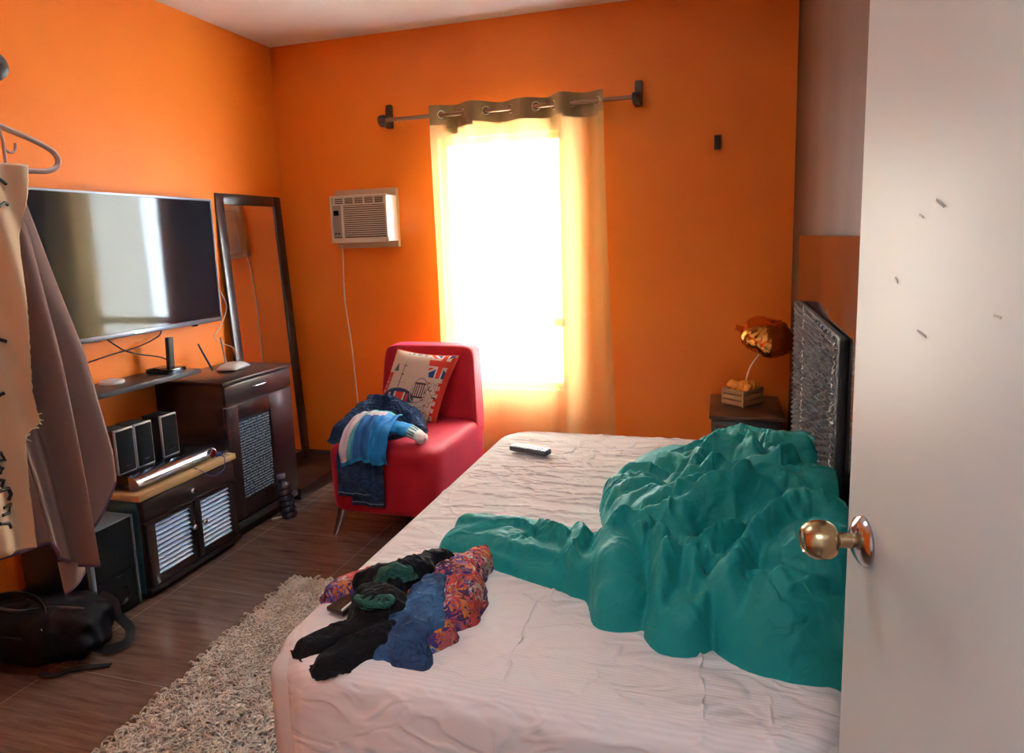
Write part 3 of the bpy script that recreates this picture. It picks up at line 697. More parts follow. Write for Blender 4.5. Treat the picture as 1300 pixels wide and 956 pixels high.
for lx, ly, sx, sy in ((-1.83, 2.925, -1, -1), (-1.34, 2.925, 1, -1), (-1.83, 3.55, -1, 1), (-1.34, 3.55, 1, 1)):
    bm = NB(); tube(bm, [(lx, ly, .135), (lx + sx * .016, ly + sy * .010, .07), (lx + sx * .038, ly + sy * .028, .0)], [.027, .023, .014], n=16); obj('leg', bm, 'chrome', ch)

# printed cushion
def cushion(name, TL, TR, BR, BL, puff, N=150):
    TL, TR, BR, BL = map(np.array, (TL, TR, BR, BL)); nrm = np.cross(TR - TL, BL - TL); nrm = nrm / np.linalg.norm(nrm)
    u, v = np.meshgrid(np.linspace(0, 1, N), np.linspace(0, 1, N), indexing='ij'); U = u[..., None]; V = v[..., None]
    a = 2 * u - 1; b = 2 * v - 1
    pin = 1 - .07 * (1 - a ** 2) * (abs(b) ** 3) ; pin2 = 1 - .07 * (1 - b ** 2) * (abs(a) ** 3)
    uu2 = .5 + a * pin2 / 2; vv2 = .5 + b * pin / 2
    U2 = uu2[..., None]; V2 = vv2[..., None]
    base = TL * (1 - U2) * (1 - V2) + TR * U2 * (1 - V2) + BR * U2 * V2 + BL * (1 - U2) * V2
    h = puff * ((1 - a ** 4) * (1 - b ** 4)) ** .62 * (1 + .05 * np.sin(9 * a + 3 * b))
    return base, h[..., None] * nrm, u, v
def attr_mat(name, rough=.8, bump=None):
    def ex(nt, b, tc):
        a = nt.nodes.new('ShaderNodeVertexColor'); a.layer_name = 'print'; nt.links.new(a.outputs[0], b.inputs['Base Color'])
    return mat(name, (1, 1, 1), rough, extra=ex, bump=bump, spec=.25)
def color_attr(me, C):
    ca = me.color_attributes.new('print', 'FLOAT_COLOR', 'POINT'); A = np.concatenate([C.reshape(-1, 3), np.ones((C.size // 3, 1))], 1)
    ca.data.foreach_set('color', A.reshape(-1).astype(np.float32))
base, hn, u, v = cushion('c', (-1.745, 3.455, .868), (-1.37, 3.435, .84), (-1.475, 3.305, .475), (-1.85, 3.31, .50), .055, 190)
Cc = np.zeros(u.shape + (3,)); cream = np.array((.66, .53, .44)); Cc[:] = cream
def paint(mask, c): Cc[mask] = c
RED, BLUE, NAVY, INK = (.60, .045, .03), (.03, .08, .28), (.05, .07, .16), (.07, .05, .07)
# striped cross flag in the top right corner, slightly turned
fu = (u - .60) / .40; fv = (v - .0) / .36; fl = (u > .60 + .12 * (v / .36)) & (v < .36)
s_, t_ = (fu - .62) * 1.15, (fv - .42)
paint(fl, BLUE)
d1 = abs(s_ * .62 - t_) ; d2 = abs(s_ * .62 + t_)
paint(fl & ((d1 < .14) | (d2 < .14)), (.70, .6, .52)); paint(fl & ((d1 < .055) | (d2 < .055)), RED)
paint(fl & ((abs(s_) < .16) | (abs(t_) < .21)), (.70, .6, .52)); paint(fl & ((abs(s_) < .10) | (abs(t_) < .13)), RED)
paint((u > .945) & (v > .03), RED); paint((u > .90) & (v > .42) & (np.sin(v * 60) > .2), RED)
# red call box at left, umbrella, dome with columns, clock tower, foot prints of sketches
paint((u < .135) & (v > .34) & (v < .98), (.55, .07, .08)); paint((u < .115) & (u > .03) & (v > .42) & (v < .9) & (np.sin(v * 95) > .0) & (np.sin(u * 160) > -.3), (.62, .36, .34))
paint((abs(u - .17) < .05 * (v - .20) / .12) & (v > .20) & (v < .32), (.10, .16, .17))
um = ((u - .34) / .27) ** 2 + ((v - .72) / .17) ** 2 < 1; um &= v < .74
paint(um, NAVY); paint(um & (v > .60) & (abs(u - .36) < .055), RED); paint(um & (v > .60) & (abs(abs(u - .36) - .075) < .012), (.7, .6, .55)); paint(um & (v > .62) & (abs(u - .20) < .02), (.6, .5, .5)); paint(um & (v > .62) & (abs(u - .49) < .02), RED)
paint((abs(u - .30) < .006) & (v > .18) & (v < .55), INK); paint((abs(v - .235) < .006) & (abs(u - .31) < .03), INK); paint((abs(v - .36) < .01) & (abs(u - .31) < .02), INK); paint((abs(v - .47) < .004) & (u > .14) & (u < .40), (.4, .33, .33))
dm = ((u - .64) / .12) ** 2 + ((v - .56) / .17) ** 2; paint((abs(dm - 1) < .12), (.35, .28, .27)); paint((dm < .7) & (np.sin(u * 190) > .1) & (abs(v - .56) < .085), INK); paint((dm < .8) & (abs(v - .46) < .012), INK); paint((dm < .8) & (abs(v - .65) < .012), INK)
rn = np.zeros(u.shape)
for i in range(u.shape[0]):
    for j in range(u.shape[1]): rn[i, j] = noise.noise(Vector((u[i, j] * 17, v[i, j] * 17, 3.1)))
sk = (u > .73) & (v > .42) & (v < .97) & (u < .93); paint(sk & (abs(rn) < .055), INK); paint(sk & (rn > .42), (.45, .10, .08))
paint((u > .52) & (u < .70) & (v > .84) & (np.sin(v * 150) > -.1), (.28, .05, .08))
paint((v < .05) & (u > .25) & (u < .6) & (rn > .05), (.22, .25, .33))
pc = thing('printed_cushion', 'square city sketch cushion with red and blue flag corner on red chair', 'cushion', (-1.6, 3.35, .5))
me = grid_mesh('cushion_cover', base - hn * 1.0 if (hn[95, 95, 1] > 0) else base + hn); color_attr(me, Cc)
obj('cushion_front', me, attr_mat('city sketch print'), pc)
obj('cushion_back', grid_mesh('cushion_back', base + hn * .5 if (hn[95, 95, 1] > 0) else base - hn * .5), mat('red cushion backing', (.55, .05, .03), .7), pc)
rim = [tuple(p) for p in np.concatenate([base[::6, 0], base[-1, ::6], base[::-6, -1], base[0, ::-6]])]
bm = NB(); tube(bm, rim, .0035, n=6, closed=True); obj('piping', bm, mat('orange red piping', (.60, .10, .04), .6), pc)

# ------------------------------------------------------------------ shaggy rug
rgen = np.random.default_rng(4)
rg = thing('shaggy_rug', 'shaggy beige rug on the floor along the left side of the bed', 'rug', (-1.3, 1.6, 0))
rc = [np.array(p) for p in ((-1.775, 2.41), (-1.10, 2.43), (-1.02, 1.15), (-1.70, 1.15))]
bm = NB(); vs = [bm.verts.new((p[0], p[1], z)) for z in (.002, .012) for p in rc]
for f in ((3, 2, 1, 0), (4, 5, 6, 7), (0, 1, 5, 4), (1, 2, 6, 5), (2, 3, 7, 6), (3, 0, 4, 7)): bm.faces.new([vs[i] for i in f])
obj('rug_backing', bm, mat('rug base', (.22, .17, .11), .9), rg)
N = 15000
uv_ = rgen.random((N, 2)); U, V = uv_[:, 0], uv_[:, 1]
base_ = (rc[0] * ((1 - U) * (1 - V))[:, None] + rc[1] * (U * (1 - V))[:, None] + rc[2] * (U * V)[:, None] + rc[3] * ((1 - U) * V)[:, None])
base_ += rgen.normal(0, .004, base_.shape)
a = rgen.random(N) * 2 * PI; L = rgen.uniform(.016, .028, N); w = rgen.uniform(.0026, .0044, N)
d = np.stack([np.cos(a), np.sin(a)], 1); s = np.stack([-d[:, 1], d[:, 0]], 1)
V_ = []
for k, (out, up) in enumerate(((0, .010), (.30, .75), (.85, .95), (1.35, .62))):
    c = base_ + d * (L * out)[:, None]; zz = .006 + (L * up if k else np.full(N, .002)); ww = (w * (1, 1.1, .9, .3)[k])[:, None]
    V_ += [np.column_stack([c + s * ww, zz]), np.column_stack([c - s * ww, zz]), np.column_stack([c + d * ww * .8, zz + w * 1.2])]
Vv = np.stack(V_, 1).reshape(-1, 3); F = []
o_ = np.arange(N) * 12
for k in range(3):
    for q in range(3):
        q2 = (q + 1) % 3; F.append(np.stack([o_ + k * 3 + q, o_ + k * 3 + q2, o_ + k * 3 + 3 + q2, o_ + k * 3 + 3 + q], 1))
me = bpy.data.meshes.new('rug_pile'); me.from_pydata(Vv.tolist(), [], np.concatenate(F).tolist()); me.update()
o = obj('rug_pile', me, mat('beige pile', (.78, .72, .65), .85, var=(14, (.48, .42, .35), .35, .75)), rg, ang=180); o['kind'] = 'stuff'

# ------------------------------------------------------------------ cloth: a small position-based solver
def normals(P):
    du = np.gradient(P, axis=0); dv = np.gradient(P, axis=1)
    n = np.cross(du, dv); n /= np.maximum(np.linalg.norm(n, axis=-1, keepdims=True), 1e-9); return n
def fbm(P, sc, seed=0, stretch=(1, 1, 1), oct_=2):
    Q = P.reshape(-1, 3); out = np.empty(len(Q)); st = Vector(stretch)
    for i, q in enumerate(Q):
        v = Vector((q[0] * st.x * sc + seed * 13.7, q[1] * st.y * sc + seed * 7.1, q[2] * st.z * sc)); s = noise.noise(v)
        if oct_ > 1: s += .5 * noise.noise(v * 2.1)
        out[i] = s
    return out.reshape(P.shape[:2])
def blur(A, k=1):
    for _ in range(k):
        B = A.copy(); B[1:-1] = (A[:-2] + 2 * A[1:-1] + A[2:]) / 4; A = B.copy(); A[:, 1:-1] = (B[:, :-2] + 2 * B[:, 1:-1] + B[:, 2:]) / 4
    return A
def relax(P0, N0, eu, ev, seedh, iters=120, g=.0006, bend=(.25, .12), free=None, anchor=.004, shear=.25, hmax=None):
    """cloth with spare length (eu, ev) lying on the surface P0 with normals N0"""
    if np.isscalar(eu): eu = np.full(P0.shape[:2], eu)
    if np.isscalar(ev): ev = np.full(P0.shape[:2], ev)
    Lu = np.linalg.norm(P0[1:] - P0[:-1], axis=-1) * (1 + (eu[1:] + eu[:-1]) / 2)
    Lv = np.linalg.norm(P0[:, 1:] - P0[:, :-1], axis=-1) * (1 + (ev[:, 1:] + ev[:, :-1]) / 2)
    e_ = (eu + ev) / 2
    Ld1 = np.linalg.norm(P0[1:, 1:] - P0[:-1, :-1], axis=-1) * (1 + e_[1:, 1:]); Ld2 = np.linalg.norm(P0[1:, :-1] - P0[:-1, 1:], axis=-1) * (1 + e_[1:, :-1])
    P = P0 + N0 * seedh[..., None]; Q = P.copy()
    Lu = np.maximum(Lu, np.linalg.norm(P[1:] - P[:-1], axis=-1) * .985); Lv = np.maximum(Lv, np.linalg.norm(P[:, 1:] - P[:, :-1], axis=-1) * .985)
    def con(A, B, L, k):
        d = B - A; l = np.linalg.norm(d, axis=-1); return d * ((l - L) / np.maximum(l, 1e-9) * .5 * k)[..., None]
    for it in range(iters):
        v = (P - Q) * .92; Q = P.copy(); P = P + v - N0 * g
        for _ in range(3):
            for par in (0, 1):
                c = con(P[par:-1:2], P[par + 1::2], Lu[par::2], .9); P[par:-1:2] += c; P[par + 1::2] -= c
                c = con(P[:, par:-1:2], P[:, par + 1::2], Lv[:, par::2], .9); P[:, par:-1:2] += c; P[:, par + 1::2] -= c
            c = con(P[:-1, :-1], P[1:, 1:], Ld1, shear * .5); P[:-1, :-1] += c; P[1:, 1:] -= c
            c = con(P[:-1, 1:], P[1:, :-1], Ld2, shear * .5); P[:-1, 1:] += c; P[1:, :-1] -= c
        for k, b in zip((1, 3), bend):      # bending: pull towards the mean of neighbours k away
            if b:
                D = np.zeros_like(P); m = (P[2 * k:] + P[:-2 * k]) / 2 - P[k:-k]; D[k:-k] += m
                m = (P[:, 2 * k:] + P[:, :-2 * k]) / 2 - P[:, k:-k]; D[:, k:-k] += m; P += D * b * .5
        h = ((P - P0) * N0).sum(-1); T = (P - P0) - h[..., None] * N0
        P -= T * anchor
        P += N0 * np.maximum(0, -h)[..., None]
        if hmax is not None: P -= N0 * np.maximum(0, h - hmax)[..., None] * .5
        if free is not None: P = np.where(free[..., None], P, P0)
    return P

# ------------------------------------------------------------------ bed and sheet
BX0, BX1, BY0, BY1, BT = -1.005, .268, 1.165, 3.11, .548
bed = thing('bed', 'double bed with mattress on dark base beneath the wrinkled pale sheet', 'bed', (-.37, 2.14, 0))
obj('mattress', BX(BX0 + .02, BX1 - .02, BY0 + .02, BY1 - .02, .26, BT - .012, bev=.05, seg=4), mat('mattress ticking', (.7, .68, .66), .8), bed)
obj('bed_base', BX(BX0 + .05, BX1 - .03, BY0 + .05, BY1 - .05, .06, .26, bev=.01), 'black_wood', bed)
for x in (BX0 + .1, BX1 - .12):
    for y in (BY0 + .12, BY1 - .12): obj('leg', BX(x - .03, x + .03, y - .03, y + .03, 0, .06, bev=.004), 'black_wood', bed)

NU, NV = 235, 340
p, q = np.meshgrid(np.linspace(-1, 1, NU), np.linspace(-1, 1, NV), indexing='ij')
m = np.maximum(np.maximum(abs(p), abs(q)), 1e-6); sx, sy = p / m, q / m
hx, hy = (BX1 - BX0) / 2, (BY1 - BY0) / 2; cx_, cy_ = (BX0 + BX1) / 2, (BY0 + BY1) / 2
bx, by = sx * hx, sy * hy; rc_ = .13
ox = np.maximum(abs(bx) - (hx - rc_), 0); oy = np.maximum(abs(by) - (hy - rc_), 0); ol = np.hypot(ox, oy)
k = np.where((ox > 0) & (oy > 0) & (ol > rc_), rc_ / np.maximum(ol, 1e-9), 1)
bx = np.sign(bx) * (np.minimum(abs(bx), hx - rc_) + ox * k); by = np.sign(by) * (np.minimum(abs(by), hy - rc_) + oy * k)
m0 = .80; R_ = .055
s = np.clip((m - m0) / (1 - m0), 0, 1) * .40     # arc length past the top
th = np.minimum(s / R_, PI / 2); inset = R_ * (1 - np.sin(th)); drop = R_ * (1 - np.cos(th)) + np.maximum(0, s - R_ * PI / 2)
nrm_ = np.hypot(bx, by)
f_ = np.minimum(m / m0, 1) * (1 - R_ / hx * .0)
X = cx_ + bx * f_ * (1 - R_ / hx) ; Y = cy_ + by * f_ * (1 - R_ / hy)
out = (R_ - inset)
X += np.sign(bx) * np.where(m > m0, out, 0) * (abs(bx) / hx) ** 6; Y += np.sign(by) * np.where(m > m0, out, 0) * (abs(by) / hy) ** 6
Z = BT - drop
P0 = np.stack([X, Y, Z], -1); N0 = normals(P0)
top = m < m0
P0f = P0.copy(); P0f[..., 2] = 0
msk = np.clip((P0[..., 1] - 1.75) / .4, 0, 1) * top * np.clip((P0[..., 0] + .98) / .12, .1, 1)
nn = fbm(P0f, 2.2, 3)
ev = .010 + .13 * msk * np.clip(.65 + nn, 0, 1); eu = .006 + .022 * msk * np.clip(.5 - nn, 0, 1)
ev += .012 * top; eu = eu + .014 * top * (P0[..., 1] < 1.8)
P0w = P0f.copy(); wv = fbm(P0f, 3, 44); wu = fbm(P0f, 3, 45); P0w[..., 1] += .10 * wv; P0w[..., 0] += .10 * wu
nA = fbm(P0w, 6.0, 5, (.45, 1, 1)); nB = fbm(P0w, 4.2, 15, (.8, 1, 1)); nC = fbm(P0f, 8, 25, (1, .45, 1))
crA = np.maximum(0, 1 - abs(nA) * 4.2); crB = np.maximum(0, 1 - abs(nB) * 5)
crC = np.maximum(0, 1 - abs(nC) * 5)
seedh = (.009 * (.9 + nA) + .020 * crA + .013 * crB) * (.12 + msk) * top + .0035 * crC * top + .003 * (1 + fbm(P0f, 9, 8, (1, .4, 1))) * top
def ridge(a, b, w, h):
    a = np.array(a); b = np.array(b); d = b - a; t = np.clip(((P0[..., :2] - a) @ d) / (d @ d), 0, 1)
    wob = .010 * np.sin(t * 9 + a[0] * 30)
    r_ = np.linalg.norm(P0[..., :2] - (a + t[..., None] * d), axis=-1) + wob * 0
    return 2.0 * h * np.exp(-(r_ / w) ** 2) * np.sin(PI * np.clip(t * .9 + .05, 0, 1)) ** .5
for (a, b, w, h) in (((-.42, 1.14), (-.44, 1.55), .014, .012), ((-.44, 1.5), (-.40, 1.7), .02, .010), ((-.02, 1.14), (-.04, 1.5), .016, .014), ((-.68, 1.9), (-.20, 2.08), .022, .012),
                     ((-.62, 2.15), (-.36, 2.2), .035, .020), ((-.75, 2.32), (-.4, 2.40), .025, .016), ((-.85, 2.1), (-.62, 2.18), .02, .012), ((-.5, 2.55), (-.3, 2.50), .03, .018),
                     ((-.62, 2.70), (-.56, 3.0), .018, .015), ((-.42, 2.75), (-.34, 2.98), .018, .014), ((-.9, 2.55), (-.6, 2.45), .016, .010), ((-.55, 2.62), (-.50, 2.80), .022, .018), ((-.80, 2.42), (-.62, 2.30), .02, .012), ((-.52, 2.22), (-.30, 2.30), .022, .016), ((-.7, 2.0), (-.52, 2.12), .02, .014), ((-.95, 2.25), (-.72, 2.22), .016, .009), ((-.3, 2.60), (-.36, 2.72), .02, .014), ((-.28, 1.2), (-.20, 1.42), .014, .008), ((-.36, 1.62), (-.52, 1.52), .018, .010), ((-.3, 1.5), (-.5, 1.3), .02, .008), ((-.86, 1.75), (-.6, 2.0), .016, .008), ((-.92, 1.9), (-.68, 2.06), .014, .007), ((-.6, 1.2), (-.75, 1.02), .02, .008), ((.1, 1.14), (.1, 1.4), .02, .010)):
    seedh = seedh + ridge(a, b, w, h) * 1.0
S = relax(P0, N0, eu, ev, blur(seedh, 1), iters=36, g=.0002, bend=(.02, .0), free=(m < .97), anchor=.03, hmax=.042)
def sheet_nodes(nt, b, tc):
    w = nt.nodes.new('ShaderNodeTexWave'); w.wave_type = 'BANDS'; w.bands_direction = 'Y'; w.inputs['Scale'].default_value = 34; w.inputs['Distortion'].default_value = .4
    nt.links.new(tc.outputs['Object'], w.inputs['Vector'])
    mx = nt.nodes.new('ShaderNodeMix'); mx.data_type = 'RGBA'; mx.inputs['A'].default_value = (.76, .70, .69, 1); mx.inputs['B'].default_value = (.81, .755, .745, 1)
    nt.links.new(w.outputs['Fac'], mx.inputs['Factor']); nt.links.new(mx.outputs['Result'], b.inputs['Base Color'])
    bp = nt.nodes.new('ShaderNodeBump'); bp.inputs['Strength'].default_value = .12; bp.inputs['Distance'].default_value = .002
    nt.links.new(w.outputs['Fac'], bp.inputs['Height']); nt.links.new(bp.outputs[0], b.inputs['Normal'])
M_SHEET = creases(mat('striped cotton sheet', (.72, .6, .55), .85, spec=.2, sheen=.1, extra=sheet_nodes), 5, .012, .55, (.5, 1, 1))
sheet = obj('bed_sheet', grid_mesh('bed_sheet', S), M_SHEET, ang=180)
_s = sheet.modifiers.new('sub', 'SUBSURF'); _s.levels = 1; _s.render_levels = 1
tag(sheet, 'wrinkled pale pinkish striped sheet stretched over the bed mattress', 'bed sheet')

# ------------------------------------------------------------------ heaps of cloth
def heap(x0, x1, y0, y1, res, base, lobes, stars=(), seed=1, K=60, warp=.015, wsc=7, ex=.08, amp=.010, bend=(.10, .0), iters=70, hmax=.045, p=.55, sink=.022, starw=.045, xlim=None, xf=None, folds=()):
    gx = np.arange(x0, x1, res); gy = np.arange(y0, y1, res); X, Y = np.meshgrid(gx, gy, indexing='ij')
    F0 = np.stack([X, Y, X * 0], -1)
    wx = X + warp * fbm(F0, wsc, seed); wy = Y + warp * fbm(F0, wsc, seed + 1)
    Hs = []
    for L in lobes:
        pts, pp = (L, p) if not isinstance(L, tuple) else L
        if len(pts) == 1: pts = pts * 2
        H = np.zeros_like(X)
        for (ax, ay, r0, h0), (bx_, by_, r1, h1) in zip(pts, pts[1:]):
            dx, dy = bx_ - ax, by_ - ay; t = np.clip(((wx - ax) * dx + (wy - ay) * dy) / (dx * dx + dy * dy + 1e-9), 0, 1)
            d = np.hypot(wx - ax - t * dx, wy - ay - t * dy) / (r0 + (r1 - r0) * t)
            H = np.maximum(H, (h0 + (h1 - h0) * t) * np.clip(1 - d * d, 0, 1) ** pp)
        Hs.append(H)
    St = np.stack(Hs); raw = St.max(0); H = np.log(np.exp(St * K).sum(0) - (len(Hs) - 1)) / K; H = blur(H, 1)
    for (pl, w, h, side) in folds:      # a raised crease with a hollow on one side
        pl = [Vector((a, b, 0)) for a, b in pl]; pl = np.array([tuple(v_)[:2] for v_ in smooth_path(pl, 6)])
        best = np.full(X.shape, 9.); sg = np.zeros_like(X); tt = np.zeros_like(X); n_ = len(pl) - 1
        px_ = X + .006 * fbm(F0, 18, seed + 11, oct_=1)
        for k_ in range(n_):
            a, b = pl[k_], pl[k_ + 1]; d = b - a; L2 = d @ d + 1e-12; t = np.clip(((px_ - a[0]) * d[0] + (Y - a[1]) * d[1]) / L2, 0, 1)
            qx, qy = px_ - a[0] - t * d[0], Y - a[1] - t * d[1]; r = np.hypot(qx, qy); m_ = r < best
            best = np.where(m_, r, best); sg = np.where(m_, np.sign(d[0] * qy - d[1] * qx), sg); tt = np.where(m_, (k_ + t) / n_, tt)
        s_ = best * sg * side; env = np.sin(PI * np.clip(tt * .94 + .03, 0, 1)) ** .5
        H = H + env * h * (np.exp(-(best / w) ** 2) - .75 * np.exp(-((s_ - 1.7 * w) / (.8 * w)) ** 2)) * np.clip(H / .03, 0, 1)
    H = np.maximum(H, 0)
    star = np.zeros_like(X); pit = np.zeros_like(X)
    for i, (a, b) in enumerate(stars):
        dx, dy = X - a, Y - b; r = np.hypot(dx, dy); t = np.arctan2(dy, dx)
        star += .011 * np.cos((8 + i % 4) * t + 1.7 * np.sin(2 * t + i)) * (r / .03) * np.exp(-(r / starw)) ; pit += .022 * np.exp(-(r / .018) ** 2)
    keep = raw > 0
    for _ in range(3):
        k2 = keep.copy(); k2[1:] |= keep[:-1]; k2[:-1] |= keep[1:]; k2[:, 1:] |= keep[:, :-1]; k2[:, :-1] |= keep[:, 1:]; keep = k2
    B = base(X, Y) if callable(base) else base + X * 0
    P0 = np.stack([X, Y, B - sink * (raw < .002) + H], -1); P0[..., 2] = np.where(raw > .002, P0[..., 2], blur(P0[..., 2], 1))
    N0 = normals(P0); N0[N0[..., 2] < 0] *= -1
    n1 = fbm(F0, 9, seed + 5); n2 = fbm(F0, 20, seed + 7, (1, .55, 1)); n3 = fbm(F0, 13, seed + 9, (.45, 1, 1))
    cr = np.maximum(0, 1 - abs(n3) * 3.0)          # sharp folds where the noise crosses zero
    live = np.clip(H / .03, 0, 1)
    seedh = (amp * (.4 + n1) + amp * .6 * n2 + amp * 1.1 * cr + star) * live
    eu = (ex * .5 + ex * np.clip(n1 + .3, 0, 1)) * live; ev = (ex * .5 + ex * np.clip(.3 - n1, 0, 1)) * live
    C = relax(P0, N0, eu, ev, seedh, iters=iters, g=.0003, bend=bend, anchor=.01, hmax=hmax)
    C += N0 * ((star * .6 - pit) * live)[..., None]
    if xlim is not None: C[..., 0] = np.minimum(C[..., 0], xlim)
    if xf is not None: C = C @ np.array(xf[0]).T + np.array(xf[1])
    return C, keep, H

# ------------------------------------------------------------------ teal comforter
lobes = [
    [(-.12, 2.50, .22, .12), (.10, 2.50, .26, .20), (.24, 2.42, .26, .22)],
    [(-.08, 2.33, .12, .17), (.05, 2.30, .13, .24), (.14, 2.22, .12, .23)],
    [(-.25, 2.42, .12, .09), (-.26, 2.22, .13, .13), (-.20, 2.02, .14, .14)],
    [(-.10, 2.12, .10, .17), (.02, 2.10, .10, .20), (.10, 2.06, .09, .19)],
    [(-.18, 1.93, .10, .16), (-.06, 1.98, .11, .20), (.08, 2.00, .13, .25), (.26, 1.96, .14, .26)],
    [(-.16, 1.80, .10, .17), (-.02, 1.86, .11, .22), (.10, 1.86, .11, .22)],
    ([(.14, 1.57, .185, .17), (.20, 1.66, .19, .22), (.24, 1.78, .16, .24)], .40),
    ([(.10, 1.50, .115, .10), (.25, 1.52, .14, .13)], .38),
    ([(-.25, 1.76, .075, .155), (-.245, 1.62, .082, .14), (-.225, 1.545, .075, .10)], .38),
    ([(-.11, 1.74, .08, .17), (-.085, 1.60, .082, .15), (-.085, 1.49, .078, .10)], .38),
    ([(.01, 1.78, .07, .17), (-.02, 1.68, .06, .14)], .4),
    ([(-.35, 1.77, .075, .10), (-.325, 1.66, .07, .09)], .4),
    ([(-.71, 1.82, .095, .050), (-.60, 1.83, .12, .062), (-.46, 1.78, .13, .070), (-.34, 1.74, .13, .09)], .5),
    [(-.74, 1.90, .05, .06), (-.60, 1.92, .05, .055), (-.42, 1.86, .06, .06)],
    # narrower secondary folds riding on the big ones
    [(-.20, 2.34, .045, .155), (-.06, 2.20, .045, .20)],
    [(-.30, 2.02, .04, .10), (-.20, 1.98, .05, .17), (-.14, 1.88, .045, .19)],
    [(.00, 2.02, .045, .25), (-.10, 1.90, .045, .215), (-.14, 1.76, .04, .18)],
    [(.20, 2.04, .05, .285), (.08, 1.94, .045, .25), (.03, 1.82, .04, .23)],
    [(-.20, 1.72, .03, .155), (-.175, 1.62, .03, .10)],
    [(-.50, 1.84, .03, .085), (-.40, 1.74, .035, .11), (-.36, 1.64, .03, .09)],
    [(.10, 2.44, .05, .225), (.18, 2.34, .05, .245), (.26, 2.30, .05, .25)],
]
folds = [
    ([(.283, 1.745), (.218, 1.767), (.154, 1.763), (.085, 1.672), (.044, 1.588), (.013, 1.508), (-.006, 1.46)], 0.028, 0.041, 1),
    ([(-.136, 1.768), (-.077, 1.799), (.013, 1.868), (.105, 1.904), (.183, 1.892), (.236, 1.844)], 0.033, 0.043, -1),
    ([(-.082, 1.623), (-.025, 1.698), (.061, 1.756), (.170, 1.849)], 0.020, 0.026, 1),
    ([(-.085, 2.02), (-.075, 2.10), (-.066, 2.188), (-.024, 2.322), (.051, 2.349), (.097, 2.239), (.107, 2.084)], 0.025, 0.038, 1),
    ([(-.32, 2.263), (-.212, 2.243), (-.121, 2.220), (-.061, 2.262)], 0.020, 0.026, -1),
    ([(-.33, 2.10), (-.237, 2.052), (-.144, 2.020), (-.053, 1.999), (.035, 2.001)], 0.020, 0.029, -1),
    ([(-.285, 1.70), (-.250, 1.757), (-.196, 1.745), (-.141, 1.652), (-.125, 1.551), (-.141, 1.47)], 0.023, 0.035, 1),
    ([(-.131, 1.50), (-.120, 1.575), (-.061, 1.60), (-.034, 1.517), (-.031, 1.43)], 0.018, 0.029, 1),
    ([(-.74, 1.80), (-.598, 1.870), (-.454, 1.781), (-.354, 1.732)], 0.017, 0.012, -1),
    ([(-.62, 1.77), (-.50, 1.71), (-.40, 1.67), (-.308, 1.602)], 0.015, 0.012, -1),
    ([(.142, 1.466), (.125, 1.530), (.110, 1.624)], 0.012, 0.011, 1), ([(.142, 1.466), (.207, 1.502), (.262, 1.53)], 0.012, 0.011, -1),
    ([(-.149, 2.463), (-.040, 2.517), (.095, 2.507), (.198, 2.40)], 0.023, 0.016, -1),
    ([(-.02, 1.68), (-.005, 1.58), (-.015, 1.48)], 0.018, 0.026, -1), ([(-.40, 1.84), (-.36, 1.76), (-.37, 1.64)], 0.018, 0.016, 1),
    ([(-.20, 1.90), (-.10, 1.88), (-.02, 1.93)], 0.018, 0.018, -1), ([(.05, 2.10), (.13, 2.02), (.22, 2.05)], 0.018, 0.026, -1), ([(-.15, 2.12), (-.02, 2.14), (.06, 2.18)], 0.018, 0.018, -1),
]
stars = [(.115, 1.545), (.015, 1.60), (.06, 2.27), (.17, 2.38), (-.12, 1.82), (.20, 1.95), (-.52, 1.79), (-.27, 2.15), (.21, 1.72), (-.08, 1.62), (-.04, 2.50)]
C, keep, H = heap(-.86, .306, 1.32, 2.90, .0068, BT + .008, lobes, stars, seed=21, K=260, ex=.07, amp=.0075, bend=(.10, .0), iters=70, hmax=.05, xlim=.300, folds=folds)
M['teal'] = mat('teal microfibre', (.005, .245, .225), .58, spec=.28, sheen=.12, bump=(35, .12))
M['teal'].node_tree.nodes['Principled BSDF'].inputs['Sheen Tint'].default_value = (.4, 1, .95, 1)
creases(M['teal'], 6, .008, .4, (1, .7, 1))
cf = obj('comforter', grid_mesh('comforter', C, mask=keep), 'teal', ang=180)
tag(cf, 'bunched teal comforter with pinched tucks heaped on bed against the headboard', 'comforter')
sb = cf.modifiers.new('sub', 'SUBSURF'); sb.levels = 1; sb.render_levels = 1

# ------------------------------------------------------------------ clothes tossed on the bed
def blobs(name, scale, stops, rough=.85):
    def ex(nt, b, tc):
        v = nt.nodes.new('ShaderNodeTexVoronoi'); v.inputs['Scale'].default_value = scale
        n = nt.nodes.new('ShaderNodeTexNoise'); n.inputs['Scale'].default_value = scale * .7; n.inputs['Distortion'].default_value = 2.5; n.inputs['Detail'].default_value = 2
        nt.links.new(tc.outputs['Object'], n.inputs['Vector'])
        ad = nt.nodes.new('ShaderNodeMix'); ad.data_type = 'RGBA'; ad.inputs['Factor'].default_value = .12
        nt.links.new(tc.outputs['Object'], ad.inputs['A']); nt.links.new(n.outputs[1], ad.inputs['B']); nt.links.new(ad.outputs['Result'], v.inputs['Vector'])
        sp = nt.nodes.new('ShaderNodeSeparateColor'); nt.links.new(v.outputs['Color'], sp.inputs[0])
        r = nt.nodes.new('ShaderNodeValToRGB'); r.color_ramp.interpolation = 'CONSTANT'
        el = r.color_ramp.elements
        while len(el) < len(stops): el.new(.5)
        for e, (p_, c) in zip(el, stops): e.position = p_; e.color = (*c, 1)
        nt.links.new(sp.outputs[0], r.inputs[0]); nt.links.new(r.outputs[0], b.inputs['Base Color'])
    return mat(name, (1, 1, 1), rough, extra=ex, spec=.2)
